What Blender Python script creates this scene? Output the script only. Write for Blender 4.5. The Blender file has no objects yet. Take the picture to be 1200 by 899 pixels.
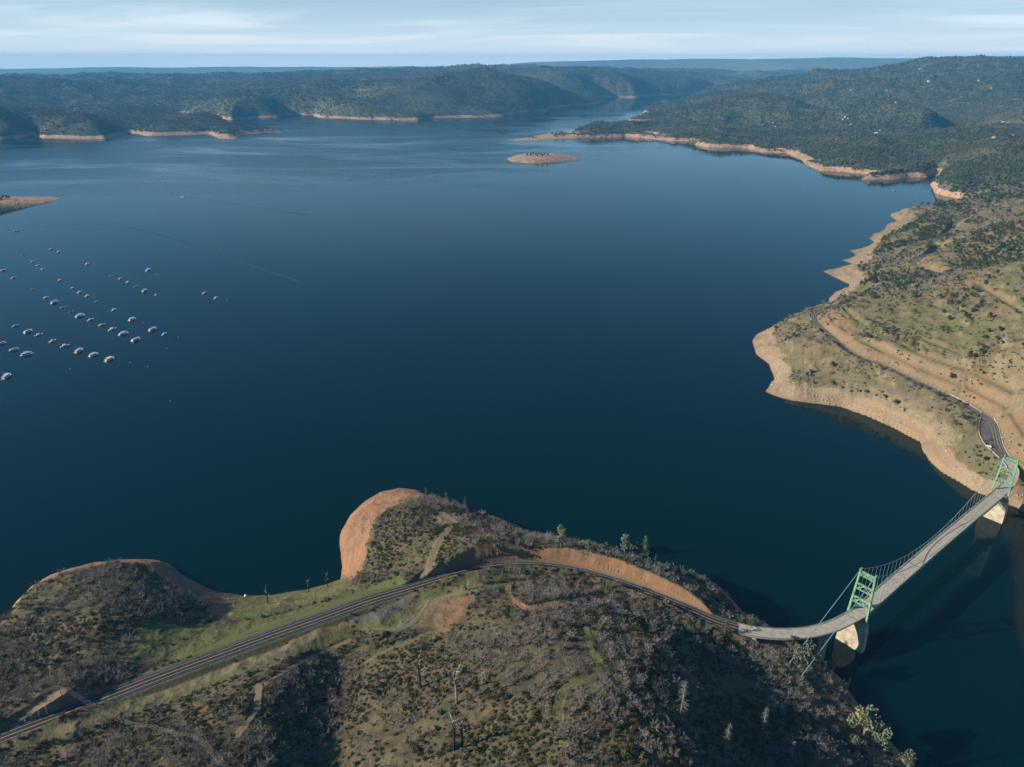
import bpy, bmesh, math, random
import numpy as np
from mathutils import Vector, Matrix

random.seed(7)
RNG = np.random.default_rng(7)
SC = bpy.context.scene
COL = SC.collection
R = math.radians
PI = math.pi

# ------------------------------------------------------------------ camera geometry
# sizes in metres; the lake surface is z = 0, the camera stands over the origin
H = 504.0
FPX, CX, CY = 832.0, 600.0, 449.5
PITCH = math.atan((CY - 70.0) / FPX)
CP, SP = math.cos(PITCH), math.sin(PITCH)


def ray(px, py):
    u = (px - CX) / FPX
    v = (CY - py) / FPX
    return u, CP + v * SP, -SP + v * CP


def at_z(px, py, z):
    dx, dy, dz = ray(px, py)
    t = (H - z) / -dz
    return (dx * t, dy * t, z)


def at_d(px, py, D):
    dx, dy, dz = ray(px, py)
    t = D / math.hypot(dx, dy)
    return (dx * t, dy * t, H + dz * t)


def project(X, Y, Z):
    """photo coordinates of world points (used only to decide what grows where)"""
    dz = Z - H
    depth = Y * CP - dz * SP
    up = Y * SP + dz * CP
    return CX + FPX * X / depth, CY - FPX * up / depth


# ------------------------------------------------------------------ noise
def _hash(ix, iy, seed):
    h = (ix * np.int64(374761393) + iy * np.int64(668265263) + np.int64(seed * 144665)) & np.int64(0xFFFFFFFF)
    h = ((h ^ (h >> 13)) * np.int64(1274126177)) & np.int64(0xFFFFFFFF)
    h = h ^ (h >> 16)
    return (h & 0xFFFF).astype(np.float32) / 65535.0


def vnoise(x, y, seed=0):
    fx, fy = np.floor(x), np.floor(y)
    ix, iy = fx.astype(np.int64), fy.astype(np.int64)
    tx, ty = (x - fx).astype(np.float32), (y - fy).astype(np.float32)
    tx = tx * tx * tx * (tx * (tx * 6 - 15) + 10)
    ty = ty * ty * ty * (ty * (ty * 6 - 15) + 10)
    a, b = _hash(ix, iy, seed), _hash(ix + 1, iy, seed)
    c, d = _hash(ix, iy + 1, seed), _hash(ix + 1, iy + 1, seed)
    return (a + (b - a) * tx + (c - a) * ty + (a - b - c + d) * tx * ty) * 2 - 1


def fbm(x, y, scale, octaves=4, seed=0, gain=0.5, ridged=False):
    x = np.asarray(x, float) / scale
    y = np.asarray(y, float) / scale
    s, amp, tot = 0.0, 1.0, 0.0
    for o in range(octaves):
        n = vnoise(x, y, seed + o * 17)
        if ridged:
            n = 1 - 2 * np.abs(n)
        s = s + n * amp
        tot += amp
        amp *= gain
        x, y = 1.62 * x + 1.18 * y + 3.1, -1.18 * x + 1.62 * y + 7.7
    return s / tot


def sstep(a, b, x):
    t = np.clip((x - a) / (b - a), 0, 1)
    return t * t * (3 - 2 * t)


# ------------------------------------------------------------------ polylines and polygons
def catmull(pts, step):
    P = np.array(pts, float)
    P = np.vstack([2 * P[0] - P[1], P, 2 * P[-1] - P[-2]])
    out = []
    for i in range(1, len(P) - 2):
        p0, p1, p2, p3 = P[i - 1], P[i], P[i + 1], P[i + 2]
        n = max(2, int(np.linalg.norm(p2[:2] - p1[:2]) / step))
        for k in range(n):
            t = k / n
            out.append(0.5 * (2 * p1 + (p2 - p0) * t + (2 * p0 - 5 * p1 + 4 * p2 - p3) * t * t + (3 * p1 - p0 - 3 * p2 + p3) * t ** 3))
    out.append(P[-2])
    return np.array(out)


def resample(P, step):
    P = np.array(P, float)
    seg = np.linalg.norm(np.diff(P[:, :2], axis=0), axis=1)
    s = np.concatenate([[0], np.cumsum(seg)])
    n = max(2, int(s[-1] / step) + 1)
    q = np.linspace(0, s[-1], n)
    return np.stack([np.interp(q, s, P[:, k]) for k in range(P.shape[1])], 1)


def seg_dist(X, Y, P, closed=False, want_z=False):
    """distance to a polyline (and its z there), chunk by segment"""
    P = np.asarray(P, float)
    Q = np.vstack([P, P[:1]]) if closed else P
    best = np.full(X.shape, 1e18)
    z = np.zeros(X.shape) if want_z else None
    for i in range(len(Q) - 1):
        ax, ay = Q[i, 0], Q[i, 1]
        bx, by = Q[i + 1, 0] - ax, Q[i + 1, 1] - ay
        L = bx * bx + by * by
        if L < 1e-9:
            continue
        t = np.clip(((X - ax) * bx + (Y - ay) * by) / L, 0, 1)
        d = (X - ax - t * bx) ** 2 + (Y - ay - t * by) ** 2
        m = d < best
        best = np.where(m, d, best)
        if want_z:
            z = np.where(m, Q[i, 2] + t * (Q[i + 1, 2] - Q[i, 2]), z)
    return (np.sqrt(best), z) if want_z else np.sqrt(best)


def inside(X, Y, P):
    P = np.asarray(P, float)
    r = np.zeros(X.shape, bool)
    n = len(P)
    for i in range(n):
        x0, y0 = P[i, 0], P[i, 1]
        x1, y1 = P[(i + 1) % n, 0], P[(i + 1) % n, 1]
        if y0 == y1:
            continue
        c = ((y0 > Y) != (y1 > Y)) & (X < (x1 - x0) * (Y - y0) / (y1 - y0) + x0)
        r ^= c
    return r


class TPS:
    """thin-plate spline through height samples, in polar-log space about the camera's foot"""

    def __init__(self, pts, smooth=1e-4, logp=True):
        self.logp = logp
        P = np.array(pts, float)
        q = self.q(P[:, 0], P[:, 1])
        n = len(P)
        K = self.k(((q[:, None, :] - q[None]) ** 2).sum(-1)) + np.eye(n) * smooth
        A = np.zeros((n + 3, n + 3))
        A[:n, :n] = K
        A[:n, n] = 1
        A[:n, n + 1:] = q
        A[n, :n] = 1
        A[n + 1:, :n] = q.T
        self.w = np.linalg.solve(A, np.concatenate([P[:, 2], [0, 0, 0]]))
        self.c = q

    def q(self, X, Y):
        if self.logp:
            return np.stack([np.arctan2(X, Y), np.log(np.hypot(X, Y))], -1)
        return np.stack([X / 300.0, Y / 300.0], -1)

    @staticmethod
    def k(r2):
        return 0.5 * r2 * np.log(r2 + 1e-12)

    def __call__(self, X, Y):
        q = self.q(X.ravel(), Y.ravel())
        n = len(self.c)
        out = self.w[n] + q[:, 0] * self.w[n + 1] + q[:, 1] * self.w[n + 2]
        for i in range(n):
            d = (q[:, 0] - self.c[i, 0]) ** 2 + (q[:, 1] - self.c[i, 1]) ** 2
            out += self.w[i] * self.k(d)
        return out.reshape(X.shape)


def pz(lst):
    return [at_z(*p) for p in lst]


def pd(lst):
    return [at_d(*p) for p in lst]


def polar(azd, r):
    return (r * math.sin(R(azd)), r * math.cos(R(azd)), 0.0)


def shore(lst):
    return [at_z(x, y, 0) for x, y in lst]


# ------------------------------------------------------------------ shorelines
SH_NEAR = shore([(-260, 860), (-60, 790), (0, 737), (12, 718), (30, 700), (55, 683), (85, 669), (115, 661), (150, 656), (180, 656), (197, 660),
                 (212, 672), (235, 684), (255, 693), (285, 698), (322, 697), (360, 690), (385, 684), (399, 679), (401, 665), (398, 640),
                 (400, 622), (410, 604), (427, 588), (445, 577), (468, 572), (492, 575), (520, 592), (560, 612), (600, 628), (640, 640),
                 (680, 652), (720, 662), (760, 668), (800, 672), (828, 677), (848, 692), (862, 708), (872, 722), (890, 740), (915, 752),
                 (945, 764), (968, 776), (985, 797), (1003, 822), (1024, 848), (1046, 872), (1070, 899), (1110, 950), (1160, 1060)]) + \
          [polar(52, 205), polar(0, 170), polar(-57, 190)]
SH_RIGHT = shore([(1500, 720), (1290, 640), (1230, 612), (1200, 599), (1190, 592), (1180, 590), (1170, 585), (1156, 580), (1140, 573), (1126, 564), (1106, 552),
                  (1094, 538), (1090, 527), (1084, 517), (1051, 502), (1012, 485), (986, 477), (958, 473), (930, 469), (910, 464), (899, 459), (911, 444), (903, 427),
                  (887, 416), (881, 400), (885, 392), (905, 383), (930, 377), (955, 366), (970, 357), (973, 349), (980, 341), (994, 338),
                  (998, 333), (987, 329), (965, 318), (986, 313), (1000, 310), (988, 305), (1003, 300), (997, 294), (1018, 290), (1025, 284), (1016, 279),
                  (1036, 270), (1041, 263), (1053, 260), (1043, 250), (1062, 247), (1090, 246.5), (1115, 243), (1140, 239.5), (1167, 236.5), (1167, 235), (1140, 234),
                  (1123, 233), (1108, 230), (1095, 226), (1091, 217), (1098, 206), (1099, 202), (1087, 208), (1067, 208.5), (1045, 210.5), (1009, 210.5), (1027, 206),
                  (990, 202), (960, 200), (945, 194), (941, 189), (934, 185), (922, 179.5), (892, 179), (877, 174), (829, 173), (814, 169.5),
                  (819, 166), (787, 165.2), (760, 162.5), (733, 160.5), (700, 161.5), (660, 163), (617, 165.3), (593, 164.3), (617, 161.5), (633, 158),
                  (660, 155), (695, 150), (735, 142), (765, 136), (753, 132), (757, 128), (780, 122), (810, 117), (860, 112), (905, 108)]) + \
           [polar(a, 12300) for a in range(22, 64, 5)] + [polar(66, 1200)]
SH_LEFT = [polar(-62, 5600)] + shore([(-300, 167), (0, 163), (27, 162), (40, 159), (47, 162), (123, 163), (147, 159), (152, 156), (173, 160), (217, 158), (245, 157),
                 (257, 163), (278, 163), (283, 158), (330, 155), (328, 152), (300, 152), (280, 150), (263, 143), (233, 142), (213, 138.5), (193, 139.5),
                 (193, 137), (213, 133), (240, 137), (270, 140.5), (290, 139), (327, 138), (330, 135), (367, 135), (373, 138), (400, 139),
                 (450, 141), (490, 141), (507, 139), (543, 138), (567, 138), (587, 137), (610, 132), (640, 130), (645, 127), (670, 124),
                 (703, 121.5), (705, 118), (695, 114), (747, 114), (753, 112), (783, 111), (800, 110), (835, 107)]) + \
           [polar(a, 13400) for a in range(20, 64, 6)] + [polar(a, 25000) for a in range(62, -64, -4)]
SH_ISLE = shore([(593, 186), (600, 190), (625, 191.8), (650, 190), (681, 187.5), (678, 184), (650, 181), (620, 181), (603, 182.5)])
SH_SPIT = shore([(-220, 258), (-60, 254), (0, 249), (25, 244), (50, 239), (76, 233), (60, 230.5), (25, 231), (0, 231), (-60, 229), (-220, 226)])

# ------------------------------------------------------------------ roads (photo x, y and surveyed elevation)
ROAD_NEAR = pz([(-150, 932, 60), (-60, 892, 58), (0, 866, 57), (60, 843, 56), (130, 815, 55), (200, 788, 54), (260, 766, 53), (320, 744, 52), (380, 723, 51),
                (430, 705, 50), (480, 690, 49), (530, 675.5, 48), (570, 667, 47), (605, 663.5, 46), (640, 664.5, 45), (680, 671, 44), (720, 682, 43),
                (760, 696, 42), (800, 712, 41), (835, 727, 40), (865, 737, 39)])
APPROACH = pz([(865, 737, 39), (890, 741.5, 38.3), (920, 743.3, 37.7), (950, 741, 37.2), (978, 733, 37), (1005.3, 719.3, 37)])
T1 = Vector(at_z(1005.3, 719.3, 37.0))
T2 = Vector(at_z(1172.0, 577.0, 37.0))
AX = (T2 - T1).normalized()
NX = Vector((AX.y, -AX.x, 0))                  # to the right of the bridge
APPROACH2 = [tuple(T2)] + pz([(1180.5, 569, 37.2), (1186, 559.5, 37.6), (1186.5, 549, 38), (1180, 539.5, 38.5)])
ROAD_RIGHT = pz([(1180, 539.5, 38.5), (1174, 530, 39.5), (1169, 519, 41), (1166.5, 508, 42.5), (1163, 497, 44), (1150, 485, 46), (1128, 472.5, 48), (1105, 462, 50), (1079, 450, 51),
                 (1056, 439, 52), (1035, 429, 53), (1009, 420, 54), (993, 410.6, 54), (979, 399, 54), (965, 387, 54), (956, 378, 54), (953, 371, 54),
                 (958, 366.5, 54), (972, 362.7, 54), (986, 358.5, 54), (1003, 354, 54)])
ROAD_FAR = pz([(1118, 329, 64), (1098, 321, 63), (1083, 316, 62), (1073, 311, 62), (1071.5, 306.5, 62), (1080, 302, 62), (1096, 296, 61), (1099, 290, 55), (1092, 285, 54), (1100, 279, 54),
               (1112, 272, 54), (1117, 266, 54), (1120, 260, 54), (1130, 253, 54), (1142, 246, 54)])
TURN = pz([(1153, 492, 44), (1153, 503, 43), (1156, 515, 42), (1165, 526, 40.5), (1174, 535, 39.5)])
for _n in ('TURN', 'ROAD_NEAR', 'APPROACH', 'APPROACH2', 'ROAD_RIGHT', 'ROAD_FAR'):
    globals()[_n] = resample(catmull(globals()[_n], 4.0), 4.0)

# ------------------------------------------------------------------ height samples
C_NEAR = pz([  # west knoll
    (60, 745, 44), (120, 718, 52), (175, 690, 42), (200, 690, 30), (100, 785, 54), (195, 722, 38), (150, 760, 46), (30, 805, 54), (-60, 800, 50), (0, 770, 45), (130, 680, 40), (155, 674, 34), (40, 716, 35), (85, 692, 35), (22, 735, 34), (215, 705, 31), (240, 710, 26), (218, 742, 36), (190, 765, 42),
    (45, 822, 66), (85, 808, 64), (110, 803, 57),
    # meadow
    (260, 740, 34), (300, 716, 22), (350, 705, 22), (240, 775, 45), (330, 725, 32), (390, 700, 30), (380, 692, 18), (260, 714, 22), (440, 688, 38),
    # promontory
    (420, 640, 15), (430, 610, 17), (440, 665, 29), (450, 630, 32), (465, 600, 29), (500, 590, 30), (500, 625, 46), (470, 655, 38), (530, 635, 58), (520, 610, 46), (555, 632, 64), (505, 660, 56), (590, 640, 62), (475, 585, 20), (480, 675, 50),
    (620, 640, 58), (660, 643, 58), (700, 652, 58), (740, 665, 57), (775, 682, 54), (800, 693, 50), (820, 707, 45), (560, 618, 44), (600, 625, 36), (640, 632, 40), (690, 643, 42), (740, 655, 38), (790, 672, 36), (760, 664, 40),
    (845, 712, 31), (855, 722, 28), (828, 690, 34),
    # main hill
    (480, 712, 50), (430, 730, 48), (530, 705, 54), (560, 698, 57), (600, 686, 54), (640, 683, 52), (690, 693, 49), (740, 706, 46), (790, 724, 43), (830, 738, 39), (600, 700, 68), (660, 700, 67), (715, 712, 62), (870, 752, 32), (905, 758, 28), (640, 720, 82), (690, 745, 92), (560, 740, 80),
    (500, 760, 66), (450, 765, 56), (720, 800, 106), (620, 790, 100), (540, 830, 90), (470, 840, 70), (760, 890, 118), (650, 880, 116), (560, 899, 100), (760, 745, 78), (820, 760, 47), (800, 800, 75), (850, 830, 57), (880, 780, 35), (930, 785, 32), (950, 795, 26), (920, 830, 36),
    (960, 830, 29), (960, 880, 42), (1000, 870, 24), (1020, 885, 20), (985, 840, 22), (870, 890, 66), (1000, 899, 30), (1050, 920, 20),
    # gully and the south-west slope
    (410, 752, 44), (390, 800, 47), (375, 850, 53), (370, 899, 60), (330, 790, 64), (350, 768, 54), (300, 830, 72), (240, 835, 66), (180, 850, 61), (120, 870, 60), (60, 880, 58), (250, 890, 84), (150, 899, 80), (310, 880, 80), (30, 899, 59), (435, 880, 76), (430, 800, 58),
    (380, 735, 48), (320, 760, 47), (250, 790, 50),
    (700, 1000, 135), (950, 1000, 60), (450, 1000, 95), (100, 1000, 95), (-150, 1000, 80), (1100, 1050, 20), (-160, 880, 62), (-40, 930, 60), (20, 885, 57)])
C_RIGHT = pz([
    (925, 405, 30), (905, 400, 20), (935, 430, 26), (925, 455, 16), (950, 405, 48), (955, 425, 36), (1000, 440, 42), (990, 462, 20), (1060, 470, 40), (1050, 490, 18), (1100, 500, 38), (1095, 520, 16), (1120, 540, 18), (1150, 555, 24), (1170, 560, 32), (1125, 515, 33), (1140, 500, 38), (1144, 520, 33), (1150, 535, 29), (1160, 545, 28),
    (1215, 575, 42), (1230, 590, 24), (1180, 575, 22), (1200, 585, 18), (1250, 560, 62), (1205, 535, 50),
    (1000, 395, 66), (1050, 420, 63), (1080, 400, 86), (1050, 380, 80), (1100, 440, 67), (1140, 455, 64), (1196, 492, 58), (1200, 450, 92), (1150, 420, 96), (1200, 380, 135), (1120, 370, 112), (1050, 355, 88), (1010, 352, 68), (980, 375, 68), (1100, 340, 112), (1200, 310, 170), (1260, 400, 190), (1150, 330, 140),
    (1060, 434, 62), (1020, 415, 64),
    (1045, 330, 46), (1100, 320, 66), (1150, 305, 88), (1200, 290, 122), (1090, 302, 76), (1130, 287, 98), (1180, 265, 132), (1220, 255, 160), (1060, 310, 46), (1066, 303, 48), (1076, 296, 50), (1086, 287, 48), (1092, 279, 46), (1040, 300, 34), (1020, 320, 30), (1000, 345, 32), (1010, 325, 22), (985, 320, 10), (990, 345, 14), (1010, 298, 12), (1030, 278, 12), (1060, 275, 40), (1090, 268, 50), (1120, 262, 58), (1145, 248, 62), (1200, 236, 96), (1175, 240, 45), (1060, 252, 14), (1045, 262, 10), (1100, 254, 34),
    (1300, 300, 200), (1400, 420, 240), (1400, 560, 180)]) + pd([
    (670, 153, 6100), (640, 160, 5850), (720, 148, 6150), (790, 137, 6500), (850, 112, 7000), (890, 111, 7000), (940, 120, 6800), (980, 133, 6350), (1000, 160, 5300), (930, 162, 5500), (860, 150, 6000), (780, 155, 6000), (1040, 188, 4450), (1080, 178, 4500), (1100, 193, 3950), (1060, 200, 4000),
    (960, 112, 8000), (1010, 108, 8000), (900, 103, 9200), (870, 100, 10500), (950, 89, 10500), (1000, 82, 10500), (1060, 77, 10400), (1115, 69, 10300), (1180, 79, 10000), (1240, 85, 9500), (1150, 105, 7600), (1210, 118, 6500), (1100, 125, 6300), (1050, 138, 6000), (1210, 155, 4600), (1150, 172, 4250), (1210, 195, 3600), (1160, 213, 3350), (1120, 212, 3400), (1110, 222, 3200), (930, 178, 4900), (880, 165, 5400), (960, 185, 4600),
    (800, 112, 10500), (770, 125, 9300), (800, 122, 8600), (740, 132, 8200), (920, 100, 11800), (1300, 112, 8000), (1400, 200, 4500)]) + [polar(a, r)[:2] + (z,) for a, r, z in ((17, 7900, 55), (20, 7900, 60), (23, 7650, 75), (26, 7300, 85), (14.5, 7350, 35), (30, 6300, 70), (21, 9900, 130))]
C_LEFT = pd([
    (570, 79, 9000), (500, 90, 8500), (440, 99, 8300), (400, 117, 7900), (640, 97, 8800), (690, 113, 9000), (620, 118, 8000), (520, 118, 7700), (450, 128, 7400), (560, 110, 8200), (370, 130, 7400),
    (700, 80, 11800), (650, 83, 11300), (740, 93, 11500), (775, 105, 11600), (850, 92, 14500), (790, 88, 14000),
    (0, 113, 6700), (55, 116, 6600), (100, 135, 6000), (200, 142, 5900), (270, 152, 5650), (0, 135, 6100), (-100, 110, 6800), (130, 138, 6050), (150, 116, 8300), (300, 106, 8700), (370, 97, 10000), (220, 122, 7600), (250, 130, 7000), (300, 128, 7100), (330, 119, 7600), (395, 124, 7400), (260, 142, 6400), (300, 152, 5700),
    (0, 91, 16000), (200, 90, 16000), (400, 86, 15000), (530, 79, 14500), (300, 94, 11500), (100, 98, 11000), (0, 101, 10000), (-200, 95, 12000), (470, 90, 11500), (600, 88, 12500), (900, 88, 17000), (1100, 88, 17000), (1300, 88, 17000),
    (-200, 89, 20500), (200, 89, 20500), (600, 83, 20500), (1000, 83, 20500)]) + [polar(a, r)[:2] + (z,) for a, r, z in ((-31, 7300, 60), (-24, 6700, 45), (-19, 9300, 110), (-8, 9700, 140), (-2, 10200, 170), (4, 10000, 130), (-28, 8800, 80))]
C_ISLE = pz([(625, 183, 18), (650, 185, 20), (605, 187, 8), (675, 186, 8), (600, 200, 10), (690, 175, 10)])
C_SPIT = pz([(0, 238, 22), (-60, 240, 34), (40, 236, 10), (-200, 240, 45), (65, 233, 5)])

BARE = 20.0     # the lake stands this far below its full mark; nothing grows lower


class Land:
    def __init__(self, name, sh, ctrl, L, rough, seed, logp, wig, roads=(), least=5.0):
        self.name, self.L, self.rough, self.seed, self.wig, self.roads = name, L, rough, seed, wig, roads
        self.least = least
        self.sh = np.array(sh)[:, :2]
        self.tps = TPS(ctrl, logp=logp)

    def floor(self, a):
        """far shores rise at least this high, less on the low points and flats of the right shore"""
        if self.name != 'right':
            return self.least * (.35 + .65 * sstep(-.30, -.12, a))
        return self.least * (.12 + .88 * sstep(.03, .15, a)) * (1 - .62 * np.exp(-((a - .335) / .06) ** 2))

    def coarse(self, X, Y, k=6):
        """the spline is smooth: every k-th lattice point, bilinear between"""
        n, m = X.shape
        I = np.unique(np.append(np.arange(0, n, k), n - 1))
        J = np.unique(np.append(np.arange(0, m, k), m - 1))
        C = self.tps(X[np.ix_(I, J)], Y[np.ix_(I, J)])
        fi = np.interp(np.arange(n), I, np.arange(len(I)))
        fj = np.interp(np.arange(m), J, np.arange(len(J)))
        i = np.minimum(fi.astype(int), max(len(I) - 2, 0))
        j = np.minimum(fj.astype(int), max(len(J) - 2, 0))
        a, b = (fi - i)[:, None], (fj - j)[None, :]
        D = C[i] * (1 - a) + C[i + 1] * a
        return D[:, j] * (1 - b) + D[:, j + 1] * b

    def height(self, X, Y, no_road=False):
        r = np.hypot(X, Y)
        d = seg_dist(X, Y, self.sh, closed=True)
        ins = inside(X, Y, self.sh)
        sd = np.where(ins, d, -d)
        w = self.wig
        sd = sd + w * fbm(X, Y, w * 9, 4, self.seed + 5) * np.clip(np.abs(sd) / (2 * w) + np.where(r > 1500, .85, .4), 0, 1.4)
        base = np.maximum(self.coarse(X, Y), np.where(r > 3100, self.floor(np.arctan2(X, Y)), 5.0))
        n = fbm(X, Y, self.rough * 22, 5, self.seed, ridged=True) * .6 + fbm(X, Y, self.rough * 9, 4, self.seed + 3) * .55
        lift = np.clip(base / (self.rough * 4), .25, 1.3)
        base = np.maximum(base + n * self.rough * lift * np.clip(sd / (self.L * 2.5), 0, 1), 4.0)
        Lv = np.exp(1.1 * fbm(X, Y, self.L * 14, 3, self.seed + 9))
        if self.name == 'left':
            Lv = Lv * (1 + 1.3 * (1 - sstep(-.30, -.12, np.arctan2(X, Y))))
        if self.name in ('right', 'near'):
            m = r < 3400
            base = np.where(m, np.maximum(base + fbm(X, Y, 26 if self.name == 'right' else 18, 4, self.seed + 40, ridged=True) * (6.0 if self.name == 'right' else 1.0) * np.clip(sd / 8, 0, 1), 3), base)
        s = 1 - np.exp(-np.maximum(sd, 0) / Lv / (self.L + 40 * sstep(3000, 4500, r) * (self.name == 'right')))
        h = np.where(sd > 0, base * s, np.maximum(sd * .45, -12))
        cut = np.zeros(X.shape)
        if not no_road:
            for P, w0, cs, fs in self.roads:
                bb = (X > P[:, 0].min() - 95) & (X < P[:, 0].max() + 95) & (Y > P[:, 1].min() - 95) & (Y < P[:, 1].max() + 95)
                dd, zz = np.full(X.shape, 1e3), np.zeros(X.shape)
                dd[bb], zz[bb] = seg_dist(X[bb], Y[bb], P, want_z=True)
                wob = fbm(X, Y, 14, 3, 91) * 1.6
                e = np.maximum(dd - w0, 0)
                zz = zz - .2
                hi = zz + np.maximum(e + np.where(e > 3, wob, 0), 0) * cs
                lo = zz - np.maximum(e - 1.5, 0) * fs
                ok = (sd > -4) & (dd < 90)
                nh = np.clip(h, lo, hi)
                cut = np.where(ok, np.maximum(cut, np.clip((h - hi) / 1.5, 0, 1) * (1 - sstep(20, 34, dd + 4 * wob))), cut)
                h = np.where(ok, nh, h)
        return h, sd, cut


LANDS = {
    'near': Land('near', SH_NEAR, C_NEAR, 12.0, 3.2, 3, False, 3.0, [(ROAD_NEAR, 7.2, 2.2, .62)]),
    'right': Land('right', SH_RIGHT, C_RIGHT, 16.0, 11.0, 11, True, 12.0, [(ROAD_RIGHT, 6.5, 1.0, .7), (ROAD_FAR, 6.0, .9, .7), (TURN, 6.0, 1.0, .7)], least=55.0),
    'left': Land('left', SH_LEFT, C_LEFT, 85.0, 44.0, 23, True, 22.0, least=60.0),
    'isle': Land('isle', SH_ISLE, C_ISLE, 40.0, 1.5, 31, True, 9.0),
    'spit': Land('spit', SH_SPIT, C_SPIT, 30.0, 2.0, 37, True, 6.0),
}


class Grid:
    """height samples on a polar lattice: rows of equal distance, columns of equal bearing"""

    def __init__(self, az0, az1, naz, radii, lands):
        self.az = np.linspace(R(az0), R(az1), naz)
        self.r = np.array(radii)
        A, RR = np.meshgrid(self.az, self.r)
        self.X, self.Y = RR * np.sin(A), RR * np.cos(A)
        self.h = np.full(self.X.shape, -12.0)
        self.sd = np.full(self.X.shape, -1e5)
        self.cut = np.zeros(self.X.shape)
        for ln in lands:
            L = LANDS[ln]
            ra = np.hypot(L.sh[:, 0], L.sh[:, 1])
            aa = np.arctan2(L.sh[:, 0], L.sh[:, 1])
            rows = np.where((self.r > ra.min() * .93) & (self.r < ra.max() * 1.05))[0]
            cols = np.where((self.az > aa.min() - .03) & (self.az < aa.max() + .03))[0]
            if len(rows) == 0 or len(cols) == 0:
                continue
            sl = (slice(rows[0], rows[-1] + 1), slice(cols[0], cols[-1] + 1))
            h, sd, cut = L.height(self.X[sl], self.Y[sl])
            if ln == 'left':
                k = (fbm(self.X[sl], self.Y[sl], 1500, 5, 78, ridged=True) - .42) * 95 * sstep(5600, 8500, np.hypot(self.X[sl], self.Y[sl])) * np.clip(sd / 900, 0, 1)
                h = np.where(sd > 0, np.maximum(h + k, np.minimum(h, 25)), h)
            if ln == 'right':       # the larger the distance, the broader the relief
                far = sstep(3200, 5200, np.hypot(self.X[sl], self.Y[sl]))
                k = (fbm(self.X[sl], self.Y[sl], 900, 5, 77, ridged=True) - .42) * 105 * far * np.clip(sd / 160, 0, 1)
                h = np.where(sd > 0, np.maximum(h + k, np.minimum(h, 12)), h)
            if ln in ('left', 'right'):
                deep = (sd > 260) & (np.hypot(self.X[sl], self.Y[sl]) > 3400)
                h = np.where(deep, np.maximum(h, 27), h)
            m = h > self.h[sl]
            self.h[sl] = np.where(m, h, self.h[sl])
            self.cut[sl] = np.where(m, cut, self.cut[sl])
            self.sd[sl] = np.maximum(self.sd[sl], sd)

    def uv(self, x, y):
        a = np.arctan2(x, y)
        r = np.hypot(x, y)
        c = (a - self.az[0]) / (self.az[1] - self.az[0])
        q = np.interp(r, self.r, np.arange(len(self.r)))
        ok = (c >= 0) & (c < len(self.az) - 1) & (r >= self.r[0]) & (r <= self.r[-1])
        return np.clip(q, 0, len(self.r) - 1.001), np.clip(c, 0, len(self.az) - 1.001), ok

    def sample(self, F, x, y):
        q, c, ok = self.uv(np.asarray(x, float), np.asarray(y, float))
        i, j = q.astype(int), c.astype(int)
        f, g = q - i, c - j
        v = F[i, j] * (1 - f) * (1 - g) + F[i + 1, j] * f * (1 - g) + F[i, j + 1] * (1 - f) * g + F[i + 1, j + 1] * f * g
        return v, ok

    def z(self, x, y):
        v, ok = self.sample(self.h, x, y)
        return np.where(ok, v, -12.0)


def radii(r0, r1, fun):
    out = [r0]
    while out[-1] < r1:
        out.append(out[-1] + fun(out[-1]))
    return out


Q = 1.0     # lattice quality
G_NEAR = Grid(-58, 56, int(1750 * Q), radii(185, 930, lambda r: max(.7, (r * r + 2e5) / H * .0012 * .7) / Q), ['near'])
G_RIGHT = Grid(-3, 61, int(880 * Q), radii(800, 12600, lambda r: r * .0034 / Q), ['right'])
G_LEFT = Grid(-60, 60, int(1500 * Q), radii(2300, 21000, lambda r: r * .0048 / Q), ['left', 'isle', 'spit'])
GRIDS = [G_NEAR, G_RIGHT, G_LEFT]


def ground(x, y):
    x, y = np.asarray(x, float), np.asarray(y, float)
    return np.maximum.reduce([g.z(x, y) for g in GRIDS])


def hit(px, py, lift=0.0):
    """where the sight line through a photo point first meets the ground or the lake"""
    d = np.array(ray(px, py))
    hz = math.hypot(d[0], d[1])
    D = np.concatenate([np.arange(180, 1200, .8), np.geomspace(1200, 20500, 4200)])
    t = D / hz
    X, Y, Z = d[0] * t, d[1] * t, H + d[2] * t
    g = np.maximum(ground(X, Y), 0)
    k = np.where(Z <= g)[0]
    k = k[0] if len(k) else len(D) - 1
    return float(X[k]), float(Y[k]), float(g[k]) + lift


def hits(lst):
    return [hit(*p) for p in lst]

# ------------------------------------------------------------------ object helpers
def tag(o, label=None, cat=None, group=None, kind=None):
    if label:
        o['label'] = label
    if cat:
        o['category'] = cat
    if group:
        o['group'] = group
    if kind:
        o['kind'] = kind
    return o


def link(o, parent=None):
    COL.objects.link(o)
    if parent is not None:
        o.parent = parent
    return o


def empty(name, loc=(0, 0, 0), rz=0.0, s=1.0):
    o = bpy.data.objects.new(name, None)
    o.empty_display_size = 2
    o.location = loc
    o.rotation_euler = (0, 0, rz)
    o.scale = (s, s, s)
    return link(o)


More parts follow.
